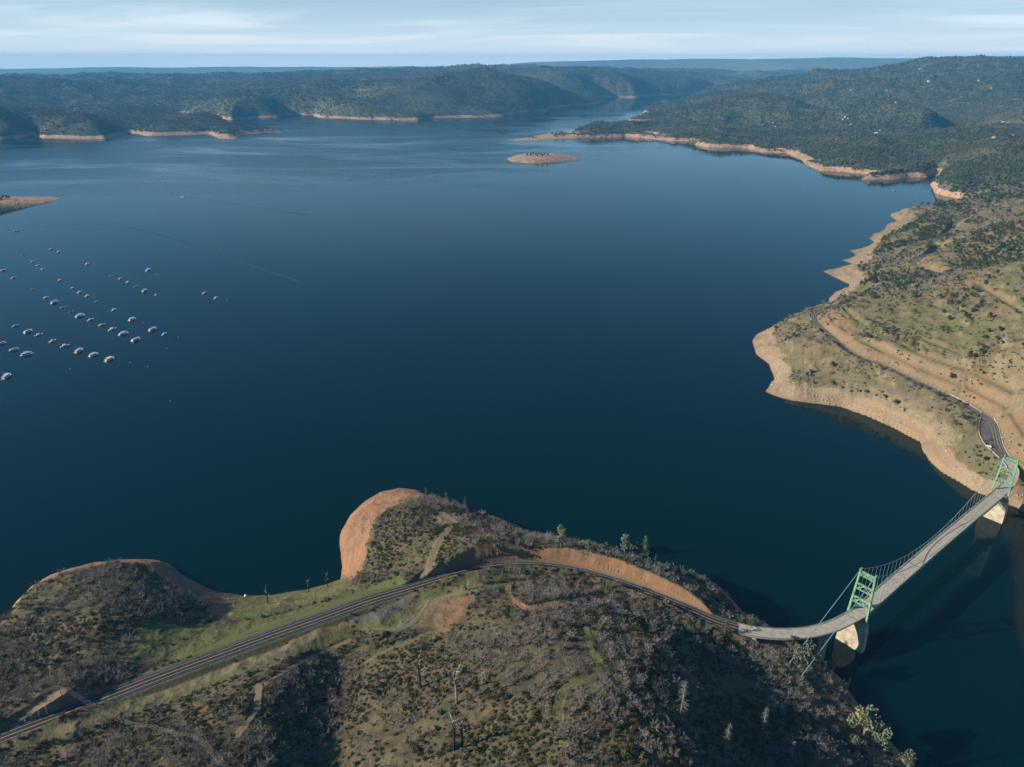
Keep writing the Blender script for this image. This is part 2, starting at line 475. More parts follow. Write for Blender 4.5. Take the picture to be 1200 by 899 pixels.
def raw_mesh(name, verts, faces, mats=(), smooth=False, fmat=None):
    """verts (n,3); faces: list of index tuples or an (m,k) array"""
    me = bpy.data.meshes.new(name)
    V = np.asarray(verts, np.float32)
    if isinstance(faces, np.ndarray):
        m, k = faces.shape
        idx = faces.astype(np.int32).ravel()
        st = (np.arange(m) * k).astype(np.int32)
        tot = np.full(m, k, np.int32)
    else:
        m = len(faces)
        tot = np.array([len(f) for f in faces], np.int32)
        st = np.concatenate([[0], np.cumsum(tot)[:-1]]).astype(np.int32) if m else np.zeros(0, np.int32)
        idx = np.array([i for f in faces for i in f], np.int32)
    me.vertices.add(len(V))
    me.vertices.foreach_set('co', V.ravel())
    if m:
        me.loops.add(len(idx))
        me.loops.foreach_set('vertex_index', idx)
        me.polygons.add(m)
        me.polygons.foreach_set('loop_start', st)
        me.polygons.foreach_set('loop_total', tot)
        me.polygons.foreach_set('use_smooth', np.full(m, smooth))
    for mt in mats:
        me.materials.append(mt)
    if fmat is not None:
        me.polygons.foreach_set('material_index', np.asarray(fmat, np.int32))
    me.update(calc_edges=True)
    return me


def mesh_obj(name, me, parent=None):
    return link(bpy.data.objects.new(name, me), parent)


class MB:
    """gathers boxes, bars, tubes and prisms; build() links them as one mesh object"""

    def __init__(self):
        self.v, self.f, self.m = [], [], []

    def add(self, vs, fs, mi=0):
        b = len(self.v)
        self.v += [tuple(p) for p in vs]
        self.f += [tuple(b + i for i in q) for q in fs]
        self.m += [mi] * len(fs)

    def hexa(self, c8, mi=0):
        self.add(c8, [(3, 2, 1, 0), (4, 5, 6, 7), (0, 1, 5, 4), (1, 2, 6, 5), (2, 3, 7, 6), (3, 0, 4, 7)], mi)

    def box(self, c, s, rz=0.0, mi=0, taper=1.0):
        cr, sr = math.cos(rz), math.sin(rz)
        pts = []
        for z, k in ((-.5, 1.0), (.5, taper)):
            for x, y in ((-.5, -.5), (.5, -.5), (.5, .5), (-.5, .5)):
                X, Y = x * s[0] * k, y * s[1] * k
                pts.append((c[0] + X * cr - Y * sr, c[1] + X * sr + Y * cr, c[2] + z * s[2]))
        self.hexa(pts, mi)

    def bar(self, a, b, w, h, mi=0, up=(0, 0, 1), w2=None, h2=None):
        """box beam from a to b, w across and h along 'up'"""
        a, b = Vector(a), Vector(b)
        d = (b - a).normalized()
        u = Vector(up)
        s = d.cross(u)
        if s.length < 1e-5:
            s = d.cross(Vector((0, 1, 0)))
        s.normalize()
        u = s.cross(d).normalized()
        w2, h2 = w2 or w, h2 or h
        q = []
        for p, W, Hh in ((a, w, h), (b, w2, h2)):
            for x, y in ((-.5, -.5), (.5, -.5), (.5, .5), (-.5, .5)):
                q.append(p + s * x * W + u * y * Hh)
        self.hexa(q, mi)

    def tube(self, pts, rad, n=6, mi=0, cap=True):
        P = [Vector(p) for p in pts]
        rads = rad if isinstance(rad, (list, tuple)) else [rad] * len(P)
        rings = []
        for i, p in enumerate(P):
            d = (P[min(i + 1, len(P) - 1)] - P[max(i - 1, 0)]).normalized()
            s = d.cross(Vector((0, 0, 1)))
            if s.length < 1e-3:
                s = d.cross(Vector((1, 0, 0)))
            s.normalize()
            u = s.cross(d)
            rings.append([p + (s * math.cos(2 * PI * k / n) + u * math.sin(2 * PI * k / n)) * rads[i] for k in range(n)])
        vs = [v for r in rings for v in r]
        fs = []
        for i in range(len(P) - 1):
            for k in range(n):
                k2 = (k + 1) % n
                fs.append((i * n + k, (i + 1) * n + k, (i + 1) * n + k2, i * n + k2))
        if cap:
            fs.append(tuple(range(n)))
            fs.append(tuple(reversed(range((len(P) - 1) * n, len(P) * n))))
        self.add(vs, fs, mi)

    def lathe(self, prof, n=10, c=(0, 0, 0), mi=0):
        vs, fs = [], []
        for r, z in prof:
            for k in range(n):
                vs.append((c[0] + r * math.cos(2 * PI * k / n), c[1] + r * math.sin(2 * PI * k / n), c[2] + z))
        for i in range(len(prof) - 1):
            for k in range(n):
                k2 = (k + 1) % n
                fs.append((i * n + k, i * n + k2, (i + 1) * n + k2, (i + 1) * n + k))
        fs.append(tuple(reversed(range(n))))
        fs.append(tuple(range((len(prof) - 1) * n, len(prof) * n)))
        self.add(vs, fs, mi)

    def prism(self, poly, axis0, axis1, mi=0):
        """closed outline swept from offset axis0 to axis1 (lists of 3-D points)"""
        n = len(poly)
        a = [Vector(p) + Vector(axis0) for p in poly]
        b = [Vector(p) + Vector(axis1) for p in poly]
        fs = [tuple(range(n)), tuple(reversed(range(n, 2 * n)))]
        for i in range(n):
            j = (i + 1) % n
            fs.append((i, n + i, n + j, j))
        self.add(a + b, fs, mi)

    def mesh(self, name, mats, smooth=False):
        mats = mats if isinstance(mats, (list, tuple)) else [mats]
        me = raw_mesh(name, self.v, self.f, mats, smooth, self.m)
        bm = bmesh.new()
        bm.from_mesh(me)
        bmesh.ops.recalc_face_normals(bm, faces=bm.faces)
        bm.to_mesh(me)
        bm.free()
        return me

    def build(self, name, mats, parent=None, smooth=False):
        return mesh_obj(name, self.mesh(name, mats, smooth), parent)


# ------------------------------------------------------------------ materials
class NT:
    def __init__(self, name):
        self.mat = bpy.data.materials.new(name)
        self.mat.use_nodes = True
        self.t = self.mat.node_tree
        self.t.nodes.clear()
        self.out = self.t.nodes.new('ShaderNodeOutputMaterial')

    def n(self, typ, ins=None, **props):
        nd = self.t.nodes.new(typ)
        for k, v in props.items():
            setattr(nd, k, v)
        for k, v in (ins or {}).items():
            self.put(nd.inputs[k], v)
        return nd

    def put(self, sock, v):
        if hasattr(v, 'is_output') or isinstance(v, bpy.types.NodeSocket):
            self.t.links.new(v, sock)
        elif isinstance(v, (tuple, list)) and len(v) == 3 and sock.type == 'RGBA':
            sock.default_value = (*v, 1)
        else:
            sock.default_value = v

    def math(self, op, a, b=0.0, clamp=False):
        nd = self.n('ShaderNodeMath', operation=op, use_clamp=clamp)
        self.put(nd.inputs[0], a)
        self.put(nd.inputs[1], b)
        return nd.outputs[0]

    def rng(self, v, a, b, c=0.0, d=1.0, smooth=True):
        nd = self.n('ShaderNodeMapRange', interpolation_type='SMOOTHSTEP' if smooth else 'LINEAR')
        for k, x in zip(('Value', 'From Min', 'From Max', 'To Min', 'To Max'), (v, a, b, c, d)):
            self.put(nd.inputs[k], x)
        return nd.outputs[0]

    def mix(self, f, a, b, blend='MIX'):
        nd = self.n('ShaderNodeMix', data_type='RGBA', blend_type=blend)
        self.put(nd.inputs[0], f)
        self.put(nd.inputs[6], a)
        self.put(nd.inputs[7], b)
        return nd.outputs[2]

    def noise(self, vec, scale, detail=3.0, rough=.55, dist=0.0):
        nd = self.n('ShaderNodeTexNoise', {'Vector': vec, 'Scale': scale, 'Detail': detail, 'Roughness': rough, 'Distortion': dist})
        return nd.outputs[0]

    def pos(self):
        return self.n('ShaderNodeNewGeometry').outputs['Position']

    def bsdf(self, color, rough=.9, normal=None, spec=.2, metal=0.0, **ex):
        b = self.n('ShaderNodeBsdfPrincipled', {'Base Color': color, 'Roughness': rough, 'Specular IOR Level': spec, 'Metallic': metal})
        if normal is not None:
            self.put(b.inputs['Normal'], normal)
        for k, v in ex.items():
            self.put(b.inputs[k.replace('_', ' ')], v)
        self.t.links.new(b.outputs[0], self.out.inputs[0])
        return self.mat

    def bump(self, height, strength=.5, dist=1.0):
        return self.n('ShaderNodeBump', {'Height': height, 'Strength': strength, 'Distance': dist}).outputs[0]


def plain(name, col, rough=.7, var=.12, scale=.6, spec=.3, metal=0.0, rnd=0.0):
    """a painted or weathered surface: a colour with soft irregular wear"""
    m = NT(name)
    tc = m.n('ShaderNodeTexCoord').outputs['Object']
    a = m.noise(tc, scale, 4, .6)
    b = m.noise(tc, scale * 7, 2, .5)
    f = m.math('ADD', m.math('MULTIPLY', a, .7), m.math('MULTIPLY', b, .3))
    lo = tuple(c * (1 - var * 1.6) for c in col)
    hi = tuple(min(1, c * (1 + var)) for c in col)
    c = m.mix(m.rng(f, .32, .68), lo, hi)
    if rnd:
        r = m.n('ShaderNodeObjectInfo').outputs['Random']
        c = m.mix(1.0, c, m.n('ShaderNodeCombineColor', {0: m.rng(r, 0, 1, 1 - rnd, 1 + rnd, False), 1: m.rng(r, 0, 1, 1 - rnd, 1 + rnd, False), 2: m.rng(r, 0, 1, 1 - rnd, 1 + rnd, False)}).outputs[0], 'MULTIPLY')
    return m.bsdf(c, m.rng(b, .3, .7, max(rough - .12, .05), min(rough + .1, 1)), spec=spec, metal=metal)


def ground_mat(name, P, S=1.0):
    """dry grass, soil and rock; a bare belt up to the lake's full mark. S widens the pattern for far land"""
    m = NT(name)
    p = m.pos()
    xyz = m.n('ShaderNodeSeparateXYZ', {0: p})
    z = xyz.outputs[2]
    nz = m.n('ShaderNodeSeparateXYZ', {0: m.n('ShaderNodeNewGeometry').outputs['Normal']}).outputs[2]
    att = m.n('ShaderNodeAttribute', attribute_name='mask')
    ms = m.n('ShaderNodeSeparateColor', {0: att.outputs['Color']})
    cut, green, track, gravel = ms.outputs[0], ms.outputs[1], ms.outputs[2], att.outputs['Alpha']
    n1 = m.noise(p, .012 / S, 5, .6)
    n2 = m.noise(p, .06 / S, 5, .62, .6)
    n3 = m.noise(p, .45 / S, 4, .65)
    n4 = m.noise(p, 1.7 / S, 2, .6)
    c = m.mix(m.rng(n2, .36, .64), P['dry'], P['olive'])
    c = m.mix(m.rng(n3, .45, .68, 0, .75), c, P['soil'])
    c = m.mix(m.rng(n1, .52, .66, 0, P.get('greenness', .6)), c, P['green'])
    c = m.mix(m.math('MULTIPLY', green, m.rng(n3, .2, .75, 1, .55)), c, P['meadow'])
    steep = m.rng(nz, .62, .8, 1, 0)
    c = m.mix(m.math('MULTIPLY', steep, m.rng(n3, .4, .6, .25, .8)), c, P['rock'])
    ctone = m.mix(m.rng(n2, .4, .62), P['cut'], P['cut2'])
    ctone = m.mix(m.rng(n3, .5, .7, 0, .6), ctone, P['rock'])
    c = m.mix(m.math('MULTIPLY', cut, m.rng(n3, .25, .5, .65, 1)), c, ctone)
    # belt laid bare by the falling lake, with faint level rings
    zz = m.math('ADD', z, m.math('MULTIPLY', m.math('SUBTRACT', n2, .5), P.get('edge', 12.0)))
    zz = m.math('ADD', zz, m.math('MULTIPLY', m.math('SUBTRACT', n3, .5), P.get('edge', 12.0) * .5))
    bare = m.rng(zz, BARE - 1.2, BARE + 1.2, 1, 0)
    ring = m.noise(m.n('ShaderNodeCombineXYZ', {0: m.math('MULTIPLY', n1, .4), 2: z}).outputs[0], .9, 4, .7)
    b = m.mix(m.rng(ring, .42, .58), P['bare'], P['bare2'])
    b = m.mix(m.rng(n2, .40, .62, 0, .75), b, P['bare3'])
    b = m.mix(m.rng(n3, .46, .66, 0, .65), b, P['rock'])
    b = m.mix(m.rng(n2, .52, .66, 0, .4), b, P['soil'])
    b = m.mix(m.rng(n1, .48, .62, 0, .5), b, P['bare3'])
    vor = m.n('ShaderNodeTexVoronoi', {'Vector': p, 'Scale': .16 / S}, feature='DISTANCE_TO_EDGE').outputs['Distance']
    crev = m.math('MULTIPLY', m.rng(vor, .0, .16, 1, 0), m.rng(n2, .45, .6, 0, .8))
    b = m.mix(crev, b, P['wet'])
    b = m.mix(m.rng(z, 1.6, .2, 0, .75), b, P['wet'])
    c = m.mix(m.math('MULTIPLY', bare, m.rng(green, .55, .8, 1, .15)), c, b)
    c = m.mix(m.math('MULTIPLY', track, m.rng(n3, .15, .5, .6, 1)), c, m.mix(m.rng(n2, .4, .6), P['track'], P['track2']))
    c = m.mix(gravel, c, P['gravel'])
    c = m.mix(1.0, c, m.mix(m.rng(n4, .3, .7), (.78, .78, .78), (1.16, 1.16, 1.16)), 'MULTIPLY')
    hgt = m.math('ADD', m.math('MULTIPLY', n3, 1.0), m.math('MULTIPLY', n4, .45))
    return m.bsdf(c, .95, m.bump(hgt, .55, 1.6 * S), spec=.12)


PAL_NEAR = dict(dry=(.15, .118, .068), olive=(.082, .070, .036), soil=(.105, .074, .048), green=(.085, .095, .032), meadow=(.125, .145, .045), rock=(.2, .148, .104),
                cut=(.31, .15, .075), cut2=(.23, .145, .075), bare=(.39, .185, .09), bare2=(.29, .15, .08), bare3=(.36, .21, .115), wet=(.20, .115, .07),
                track=(.24, .19, .125), track2=(.27, .18, .11), gravel=(.12, .108, .095), edge=7.0, greenness=.42)
PAL_RIGHT = dict(dry=(0.1972, 0.1564, 0.085), olive=(0.136, 0.1224, 0.0578), soil=(0.17, 0.119, 0.068), green=(0.1156, 0.1224, 0.051), meadow=(0.1088, 0.1224, 0.0476), rock=(0.2856, 0.2176, 0.136),
                 cut=(0.2805, 0.17, 0.0892), cut2=(0.2125, 0.153, 0.0808), bare=(0.3404, 0.2208, 0.1242), bare2=(0.2668, 0.184, 0.1058), bare3=(0.3128, 0.2438, 0.161), wet=(0.2295, 0.1573, 0.0935),
                 track=(0.192, 0.168, 0.132), track2=(0.216, 0.168, 0.12), gravel=(0.128, 0.124, 0.12), edge=15.0, greenness=.42)
PAL_FAR = dict(dry=(.1, .095, .055), olive=(.05, .058, .03), soil=(.085, .075, .05), green=(.05, .065, .03), meadow=(.19, .18, .09), rock=(.16, .13, .09),
               cut=(.3, .2, .12), cut2=(.3, .2, .12), bare=(.46, .26, .15), bare2=(.42, .27, .165), bare3=(.44, .29, .18), wet=(.28, .18, .11),
               track=(.2, .17, .12), track2=(.2, .17, .12), gravel=(.2, .2, .2), edge=20.0, greenness=.5)
M_NEAR = ground_mat('ground of the wooded spur', PAL_NEAR)
M_RIGHT = ground_mat('ground of the dry hills', PAL_RIGHT, 1.7)
M_FAR = ground_mat('ground of the far hills', PAL_FAR, 8.0)


def water_mat():
    m = NT('lake water')
    p = m.pos()
    big = m.noise(p, .0011, 4, .6, 1.2)
    st = m.n('ShaderNodeMapping', {'Vector': p, 'Scale': (.35, 1.0, 1.0), 'Rotation': (0, 0, .25)}).outputs[0]
    streak = m.noise(st, .0024, 5, .6, .9)
    # the west of the lake lies open to the wind, the east shore is sheltered
    wind = m.rng(m.math('ADD', m.n('ShaderNodeSeparateXYZ', {0: p}).outputs[0], m.math('MULTIPLY', big, 2200)), 400, 2600, 1, 0)
    far = m.rng(m.n('ShaderNodeSeparateXYZ', {0: p}).outputs[1], 1500, 4500, 0, 1)
    open_ = m.math('MULTIPLY', wind, far)
    w1 = m.noise(p, .11, 3, .6)
    w2 = m.noise(p, .55, 2, .6)
    hgt = m.math('ADD', m.math('MULTIPLY', w1, .6), m.math('MULTIPLY', w2, .22))
    calm = m.math('ADD', m.rng(streak, .42, .60, .20, .04), m.math('MULTIPLY', open_, m.rng(streak, .4, .66, .55, .12)))
    bmp = m.n('ShaderNodeBump', {'Height': hgt, 'Strength': calm, 'Distance': 1.0}).outputs[0]
    c = m.mix(m.rng(big, .35, .65), (.0001, .0092, .0098), (.0002, .0124, .0132))
    return m.bsdf(c, m.math('ADD', m.rng(streak, .45, .62, .06, .02), m.math('MULTIPLY', open_, m.rng(streak, .4, .66, .20, .06))), bmp, spec=.34, IOR=1.333)


# ------------------------------------------------------------------ terrain meshes
def px_mask(PX, PY, poly, soft):
    P = np.array(poly, float)
    m = np.zeros(PX.shape)
    sel = (PX > P[:, 0].min() - soft * 3) & (PX < P[:, 0].max() + soft * 3) & (PY > P[:, 1].min() - soft * 3) & (PY < P[:, 1].max() + soft * 3)
    if sel.any():
        x, y = PX[sel], PY[sel]
        d = seg_dist(x, y, P, closed=True)
        d = np.where(inside(x, y, P), d, -d)
        m[sel] = sstep(-soft, soft, d + soft * .6 * fbm(x, y, soft * 4, 3, 5))
    return m


def line_mask(X, Y, pts, w, soft):
    P = np.array(pts)[:, :2]
    m = np.zeros(X.shape)
    sel = (X > P[:, 0].min() - 30) & (X < P[:, 0].max() + 30) & (Y > P[:, 1].min() - 30) & (Y < P[:, 1].max() + 30)
    if sel.any():
        d = seg_dist(X[sel], Y[sel], P)
        d = d + fbm(X[sel], Y[sel], 9, 3, 8) * .8
        m[sel] = 1 - sstep(w - soft, w + soft, d)
    return m


def bench(G, pts, w, slope=1.2, reach=14, drop=0.0):
    """a track or ledge cut level into the hillside"""
    P = np.array(pts, float)
    P = resample(catmull(P, 6), 6)
    k = np.array([1, 2, 3, 2, 1.]) / 9
    if len(P) > 6:
        zz = np.concatenate([[P[0, 2]] * 2, P[:, 2], [P[-1, 2]] * 2])
        P[:, 2] = np.convolve(zz, k, 'valid')
    sel = (G.X > P[:, 0].min() - reach) & (G.X < P[:, 0].max() + reach) & (G.Y > P[:, 1].min() - reach) & (G.Y < P[:, 1].max() + reach)
    x, y = G.X[sel], G.Y[sel]
    d, z = seg_dist(x, y, P, want_z=True)
    e = np.maximum(d - w, 0)
    h = G.h[sel]
    off = np.minimum(seg_dist(x, y, ROAD_NEAR), seg_dist(x, y, ROAD_RIGHT)) > 8
    nh = np.clip(h, z - drop - e * slope, z - drop + e * slope)
    G.h[sel] = np.where((d < reach) & off, nh, h)
    return P


def grid_mesh(name, G, mat, masks, floor=-5.0):
    h = G.h
    keep = h > floor
    q = keep[:-1, :-1] | keep[1:, :-1] | keep[:-1, 1:] | keep[1:, 1:]
    n, m = h.shape
    idx = np.arange(n * m).reshape(n, m)
    F = np.stack([idx[:-1, :-1][q], idx[:-1, 1:][q], idx[1:, 1:][q], idx[1:, :-1][q]], 1)
    used = np.unique(F)
    re = np.full(n * m, -1, np.int64)
    re[used] = np.arange(len(used))
    V = np.stack([G.X.ravel(), G.Y.ravel(), h.ravel()], 1)[used]
    me = raw_mesh(name, V, re[F], [mat], True)
    a = me.attributes.new('mask', 'FLOAT_COLOR', 'POINT')
    C = np.stack([k.ravel()[used] for k in masks], 1).astype(np.float32)
    a.data.foreach_set('color', C.ravel())
    return tag(mesh_obj(name, me), kind='structure')

# ------------------------------------------------------------------ tracks and ledges, then the terrain itself
TRACKS = []     # world polylines kept clear of plants: (points, half width)
Z0 = np.zeros(G_NEAR.h.shape)
mk_track, mk_green, mk_gravel, mk_soil = Z0.copy(), Z0.copy(), Z0.copy(), Z0.copy()
near_tracks = [  # photo points, half width, kind
    ([(487, 689), (493, 680), (503, 664), (508, 648), (516, 632), (528, 618)], 3.2, 'dirt'),
    ([(597, 688), (596, 695), (603, 704), (615, 713), (635, 710), (655, 706), (682, 704)], 2.6, 'dirt'),
    ([(688, 738), (690, 752), (696, 768), (702, 780), (698, 790), (684, 798), (668, 804), (657, 815), (654, 830), (654, 842)], 2.6, 'grass'),
    ([(408, 752), (380, 764), (345, 780), (320, 796), (303, 805)], 2.2, 'dirt'),
    ([(303, 805), (302, 822), (300, 832)], 3.0, 'dirt'),
    ([(298, 836), (287, 850), (278, 862)], 2.2, 'dirt'),
    ([(10, 858), (40, 836), (58, 818), (72, 812)], 4.0, 'dirt'),
    ([(433, 737), (470, 737), (492, 724), (503, 708), (520, 700), (560, 690), (600, 684)], 2.0, 'grass'),
    ([(426, 779), (450, 764), (480, 752), (500, 742)], 1.8, 'grass'),
]
for pts, w, kind in near_tracks:
    P = bench(G_NEAR, hits(pts), w, 1.0, 9)
    TRACKS.append((P, w + .8))
    lm = line_mask(G_NEAR.X, G_NEAR.Y, P, w, 1.0)
    if kind == 'dirt':
        mk_track = np.maximum(mk_track, lm)
        if w == 2.6:
            mk_soil = np.maximum(mk_soil, lm)
    else:
        mk_green = np.maximum(mk_green, lm)
        ruts = np.maximum(line_mask(G_NEAR.X, G_NEAR.Y, P + np.array([.9, .3, 0]), .45, .35), line_mask(G_NEAR.X, G_NEAR.Y, P - np.array([.9, .3, 0]), .45, .35))
        mk_track = np.maximum(mk_track, ruts * .6)
PXn, PYn = project(G_NEAR.X, G_NEAR.Y, G_NEAR.h)
MEADOW = [(160, 728), (215, 726), (260, 735), (320, 722), (395, 702), (470, 675), (478, 688), (440, 700), (380, 716), (300, 744), (230, 768), (175, 785), (150, 770)]
MEADOW2 = [(408, 738), (440, 745), (480, 735), (512, 700), (560, 682), (640, 672), (560, 676), (500, 692), (470, 715), (420, 730)]
VERGE = [(400, 728), (360, 740), (250, 780), (150, 815), (60, 850), (20, 868), (10, 885), (80, 860), (180, 830), (240, 806), (330, 772), (420, 745)]
LEE = [(268, 690), (300, 694), (385, 682), (398, 674), (406, 690), (380, 704), (300, 724), (268, 724)]
mk_green = np.maximum.reduce([mk_green, px_mask(PXn, PYn, MEADOW, 6) * .85, px_mask(PXn, PYn, MEADOW2, 4) * .7, px_mask(PXn, PYn, VERGE, 5) * .5, px_mask(PXn, PYn, LEE, 4) * .95,
                              px_mask(PXn, PYn, [(398, 688), (400, 672), (408, 676), (412, 690)], 3)])
PULLOUT = [(410, 727), (450, 711), (478, 700), (483, 702), (468, 715), (450, 723), (425, 730)]
CLEARING = [(508, 606), (520, 600), (540, 606), (536, 614), (515, 616)]
mk_gravel = np.maximum.reduce([mk_gravel, px_mask(PXn, PYn, PULLOUT, 3)])
mk_track = np.maximum(mk_track, px_mask(PXn, PYn, CLEARING, 3))
mk_track = np.maximum(mk_track, px_mask(PXn, PYn, [(60, 855), (200, 805), (320, 759), (400, 729), (425, 727), (400, 737), (320, 768), (200, 815), (70, 863)], 3) * .5)
mk_track = np.maximum(mk_track, px_mask(PXn, PYn, [(480, 722), (500, 703), (540, 688), (575, 679), (560, 688), (520, 704), (498, 726), (470, 738), (455, 738)], 3) * .55)
ORANGE = [(508, 726), (520, 704), (545, 695), (556, 700), (548, 716), (530, 735), (512, 742)]
mk_track = mk_track * (1 - mk_soil)
mk_cut = np.maximum(np.maximum(G_NEAR.cut * (.3 + .7 * sstep(560, 640, PXn)), mk_soil), px_mask(PXn, PYn, ORANGE, 5) * .55)  # orange soil weakened on the cut's left face, its shade put into the colour
d_road = seg_dist(G_NEAR.X, G_NEAR.Y, ROAD_NEAR)
mk_gravel = np.maximum(mk_gravel, (1 - sstep(7.2, 8.4, d_road)) * .8)
TRACKS.append((ROAD_NEAR, 8.5))
TRACKS.append((ROAD_RIGHT, 7.5))
TRACKS.append((APPROACH[:int(len(APPROACH) * .7)], 8.5))
TRACKS.append((APPROACH2, 9.5))
TRACKS.append((ROAD_FAR, 7.0))
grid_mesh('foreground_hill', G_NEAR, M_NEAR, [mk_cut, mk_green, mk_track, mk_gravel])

Zr = np.zeros(G_RIGHT.h.shape)
mr_track, mr_green, mr_gravel, mr_soil = Zr.copy(), Zr.copy(), Zr.copy(), Zr.copy()
right_tracks = [
    ([(977, 442.6), (1012, 445.6), (1035, 454), (1061, 464), (1082, 470), (1103, 472.5)], 2.6, 'dirt'),
    ([(1002, 398), (1051, 421), (1082, 436), (1124, 453)], 3.2, 'grass'),
    ([(1049, 404), (1093, 423), (1128, 434)], 3.2, 'grass'),
    ([(1082, 399), (1124, 416)], 3.2, 'grass'),
    ([(1134, 456), (1178, 479)], 3.2, 'grass'),
    ([(1144, 441), (1185, 461)], 3.2, 'grass'),
    ([(971, 367), (975, 378), (993, 391)], 2.4, 'grass'),
    ([(987, 359), (998, 372), (1012, 381)], 2.4, 'grass'),
    ([(1140, 332), (1155, 342), (1200, 369)], 3.0, 'grass'),
    ([(1183, 486), (1200, 512)], 2.6, 'grass'),
    ([(932, 425), (942, 431), (948, 436)], 2.2, 'dirt'),
]
for pts, w, kind in right_tracks:
    P = bench(G_RIGHT, hits(pts), w, 1.1, 12)
    TRACKS.append((P, w + 1))
    lm = line_mask(G_RIGHT.X, G_RIGHT.Y, P, w, 1.2)
    if kind == 'dirt':
        mr_track = np.maximum(mr_track, lm)
    else:
        mr_green = np.maximum(mr_green, lm)
        bank = np.clip(line_mask(G_RIGHT.X, G_RIGHT.Y, P, w + 7, 5) - lm, 0, 1) * (.35 + .5 * fbm(G_RIGHT.X, G_RIGHT.Y, 20, 3, 95))
        mr_soil = np.maximum(mr_soil, bank)
PXr, PYr = project(G_RIGHT.X, G_RIGHT.Y, G_RIGHT.h)
TURNOUT = [(1150, 489), (1147, 500), (1148, 512), (1154, 522), (1168, 534), (1176, 540), (1182, 538), (1170, 516), (1166, 500), (1158, 491)]
mr_gravel = np.maximum(mr_gravel, px_mask(PXr, PYr, TURNOUT, 1.5))
mr_gravel = np.maximum(mr_gravel, (1 - sstep(5.8, 7.0, np.minimum(seg_dist(G_RIGHT.X, G_RIGHT.Y, ROAD_RIGHT), seg_dist(G_RIGHT.X, G_RIGHT.Y, ROAD_FAR)))) * .7)
SOILS = [[(1000, 398), (1060, 402), (1128, 434), (1124, 456), (1060, 432), (1015, 420)], [(1130, 462), (1140, 440), (1165, 432), (1190, 448), (1185, 475)], [(960, 372), (985, 364), (1005, 385), (990, 404), (966, 388)],
         [(1075, 303), (1083, 302), (1102, 317), (1092, 319)], [(1122, 263), (1134, 264), (1132, 272), (1122, 268)], [(1140, 478), (1200, 500), (1200, 560), (1185, 535), (1170, 500)]]
mr_cut = np.maximum.reduce([np.clip(G_RIGHT.cut, 0, 1) * .8, mr_soil] + [px_mask(PXr, PYr, s, 5) * np.clip(.5 + .9 * fbm(G_RIGHT.X, G_RIGHT.Y, 45, 4, 93), 0, .9) for s in SOILS])
GREENS = [[(1065, 370), (1140, 350), (1150, 400), (1120, 420), (1090, 395)], [(1150, 330), (1200, 320), (1200, 365), (1165, 350)], [(990, 352), (1040, 345), (1050, 352), (1010, 362)]]
mr_green = np.maximum.reduce([mr_green] + [px_mask(PXr, PYr, s, 8) * .3 for s in GREENS])
rr = np.hypot(G_RIGHT.X, G_RIGHT.Y)
# dry hills near the bridge, wooded hills beyond the inlet: two sheets of one landmass
split = int(np.searchsorted(G_RIGHT.r, 3330))


def sub(G, a, b):
    g = Grid.__new__(Grid)
    g.az, g.r, g.X, g.Y, g.h = G.az, G.r[a:b], G.X[a:b], G.Y[a:b], G.h[a:b]
    return g


rm = [mr_cut, mr_green, mr_track, mr_gravel]
grid_mesh('hillside', sub(G_RIGHT, 0, split + 1), M_RIGHT, [k[:split + 1] for k in rm])
grid_mesh('wooded_hills', sub(G_RIGHT, split, len(G_RIGHT.r)), M_FAR, [k[split:] * (0 if i != 1 else 1) for i, k in enumerate(rm)])
clear = np.clip(fbm(G_LEFT.X, G_LEFT.Y, 900, 4, 51) * 3 - 1.1, 0, 1) * sstep(6500, 8000, np.hypot(G_LEFT.X, G_LEFT.Y))
Zl = np.zeros(G_LEFT.h.shape)
lowland = ((LANDS['isle'].sh[:, 0].min() - 60 < G_LEFT.X) & (G_LEFT.X < LANDS['isle'].sh[:, 0].max() + 60) & (np.abs(G_LEFT.Y - LANDS['isle'].sh[:, 1].mean()) < 400))
grid_mesh('far_hills', G_LEFT, M_FAR, [Zl, clear * .8, Zl, Zl])

# the valley and blue ranges on the horizon
raz = np.linspace(R(-62), R(62), 420)
rra = np.geomspace(20600, 30500, 60)
A, RR = np.meshgrid(raz, rra)
gp = Grid.__new__(Grid)
gp.az, gp.r, gp.X, gp.Y = raz, rra, RR * np.sin(A), RR * np.cos(A)
gp.h = 150 - sstep(20600, 23000, RR) * 70 + sstep(25000, 30500, RR) * 165 + 25 * fbm(gp.X, gp.Y, 3000, 4, 61)
AD = np.degrees(A)
ridge = np.exp(-((RR - 27500) / 1500) ** 2) * sstep(-6, 4, AD) * (1 - sstep(22, 27, AD)) * (330 + 60 * fbm(gp.X, gp.Y, 5000, 4, 63))
ridge += np.exp(-((RR - 24500) / 1500) ** 2) * sstep(17, 20, AD) * (330 + 130 * fbm(gp.X, gp.Y, 2600, 4, 64))
ridge += np.exp(-((RR - 29500) / 900) ** 2) * sstep(8, 20, AD) * (330 + 90 * fbm(gp.X, gp.Y, 9000, 4, 65))
gp.h = gp.h + ridge + sstep(24000, 30000, RR) * 55 * fbm(gp.X, gp.Y, 2600, 4, 67)
Zp = np.zeros(gp.h.shape)
grid_mesh('valley_plain', gp, M_FAR, [Zp, np.clip(fbm(gp.X, gp.Y, 4000, 3, 66) + .75, 0, 1), Zp, Zp], floor=-500)

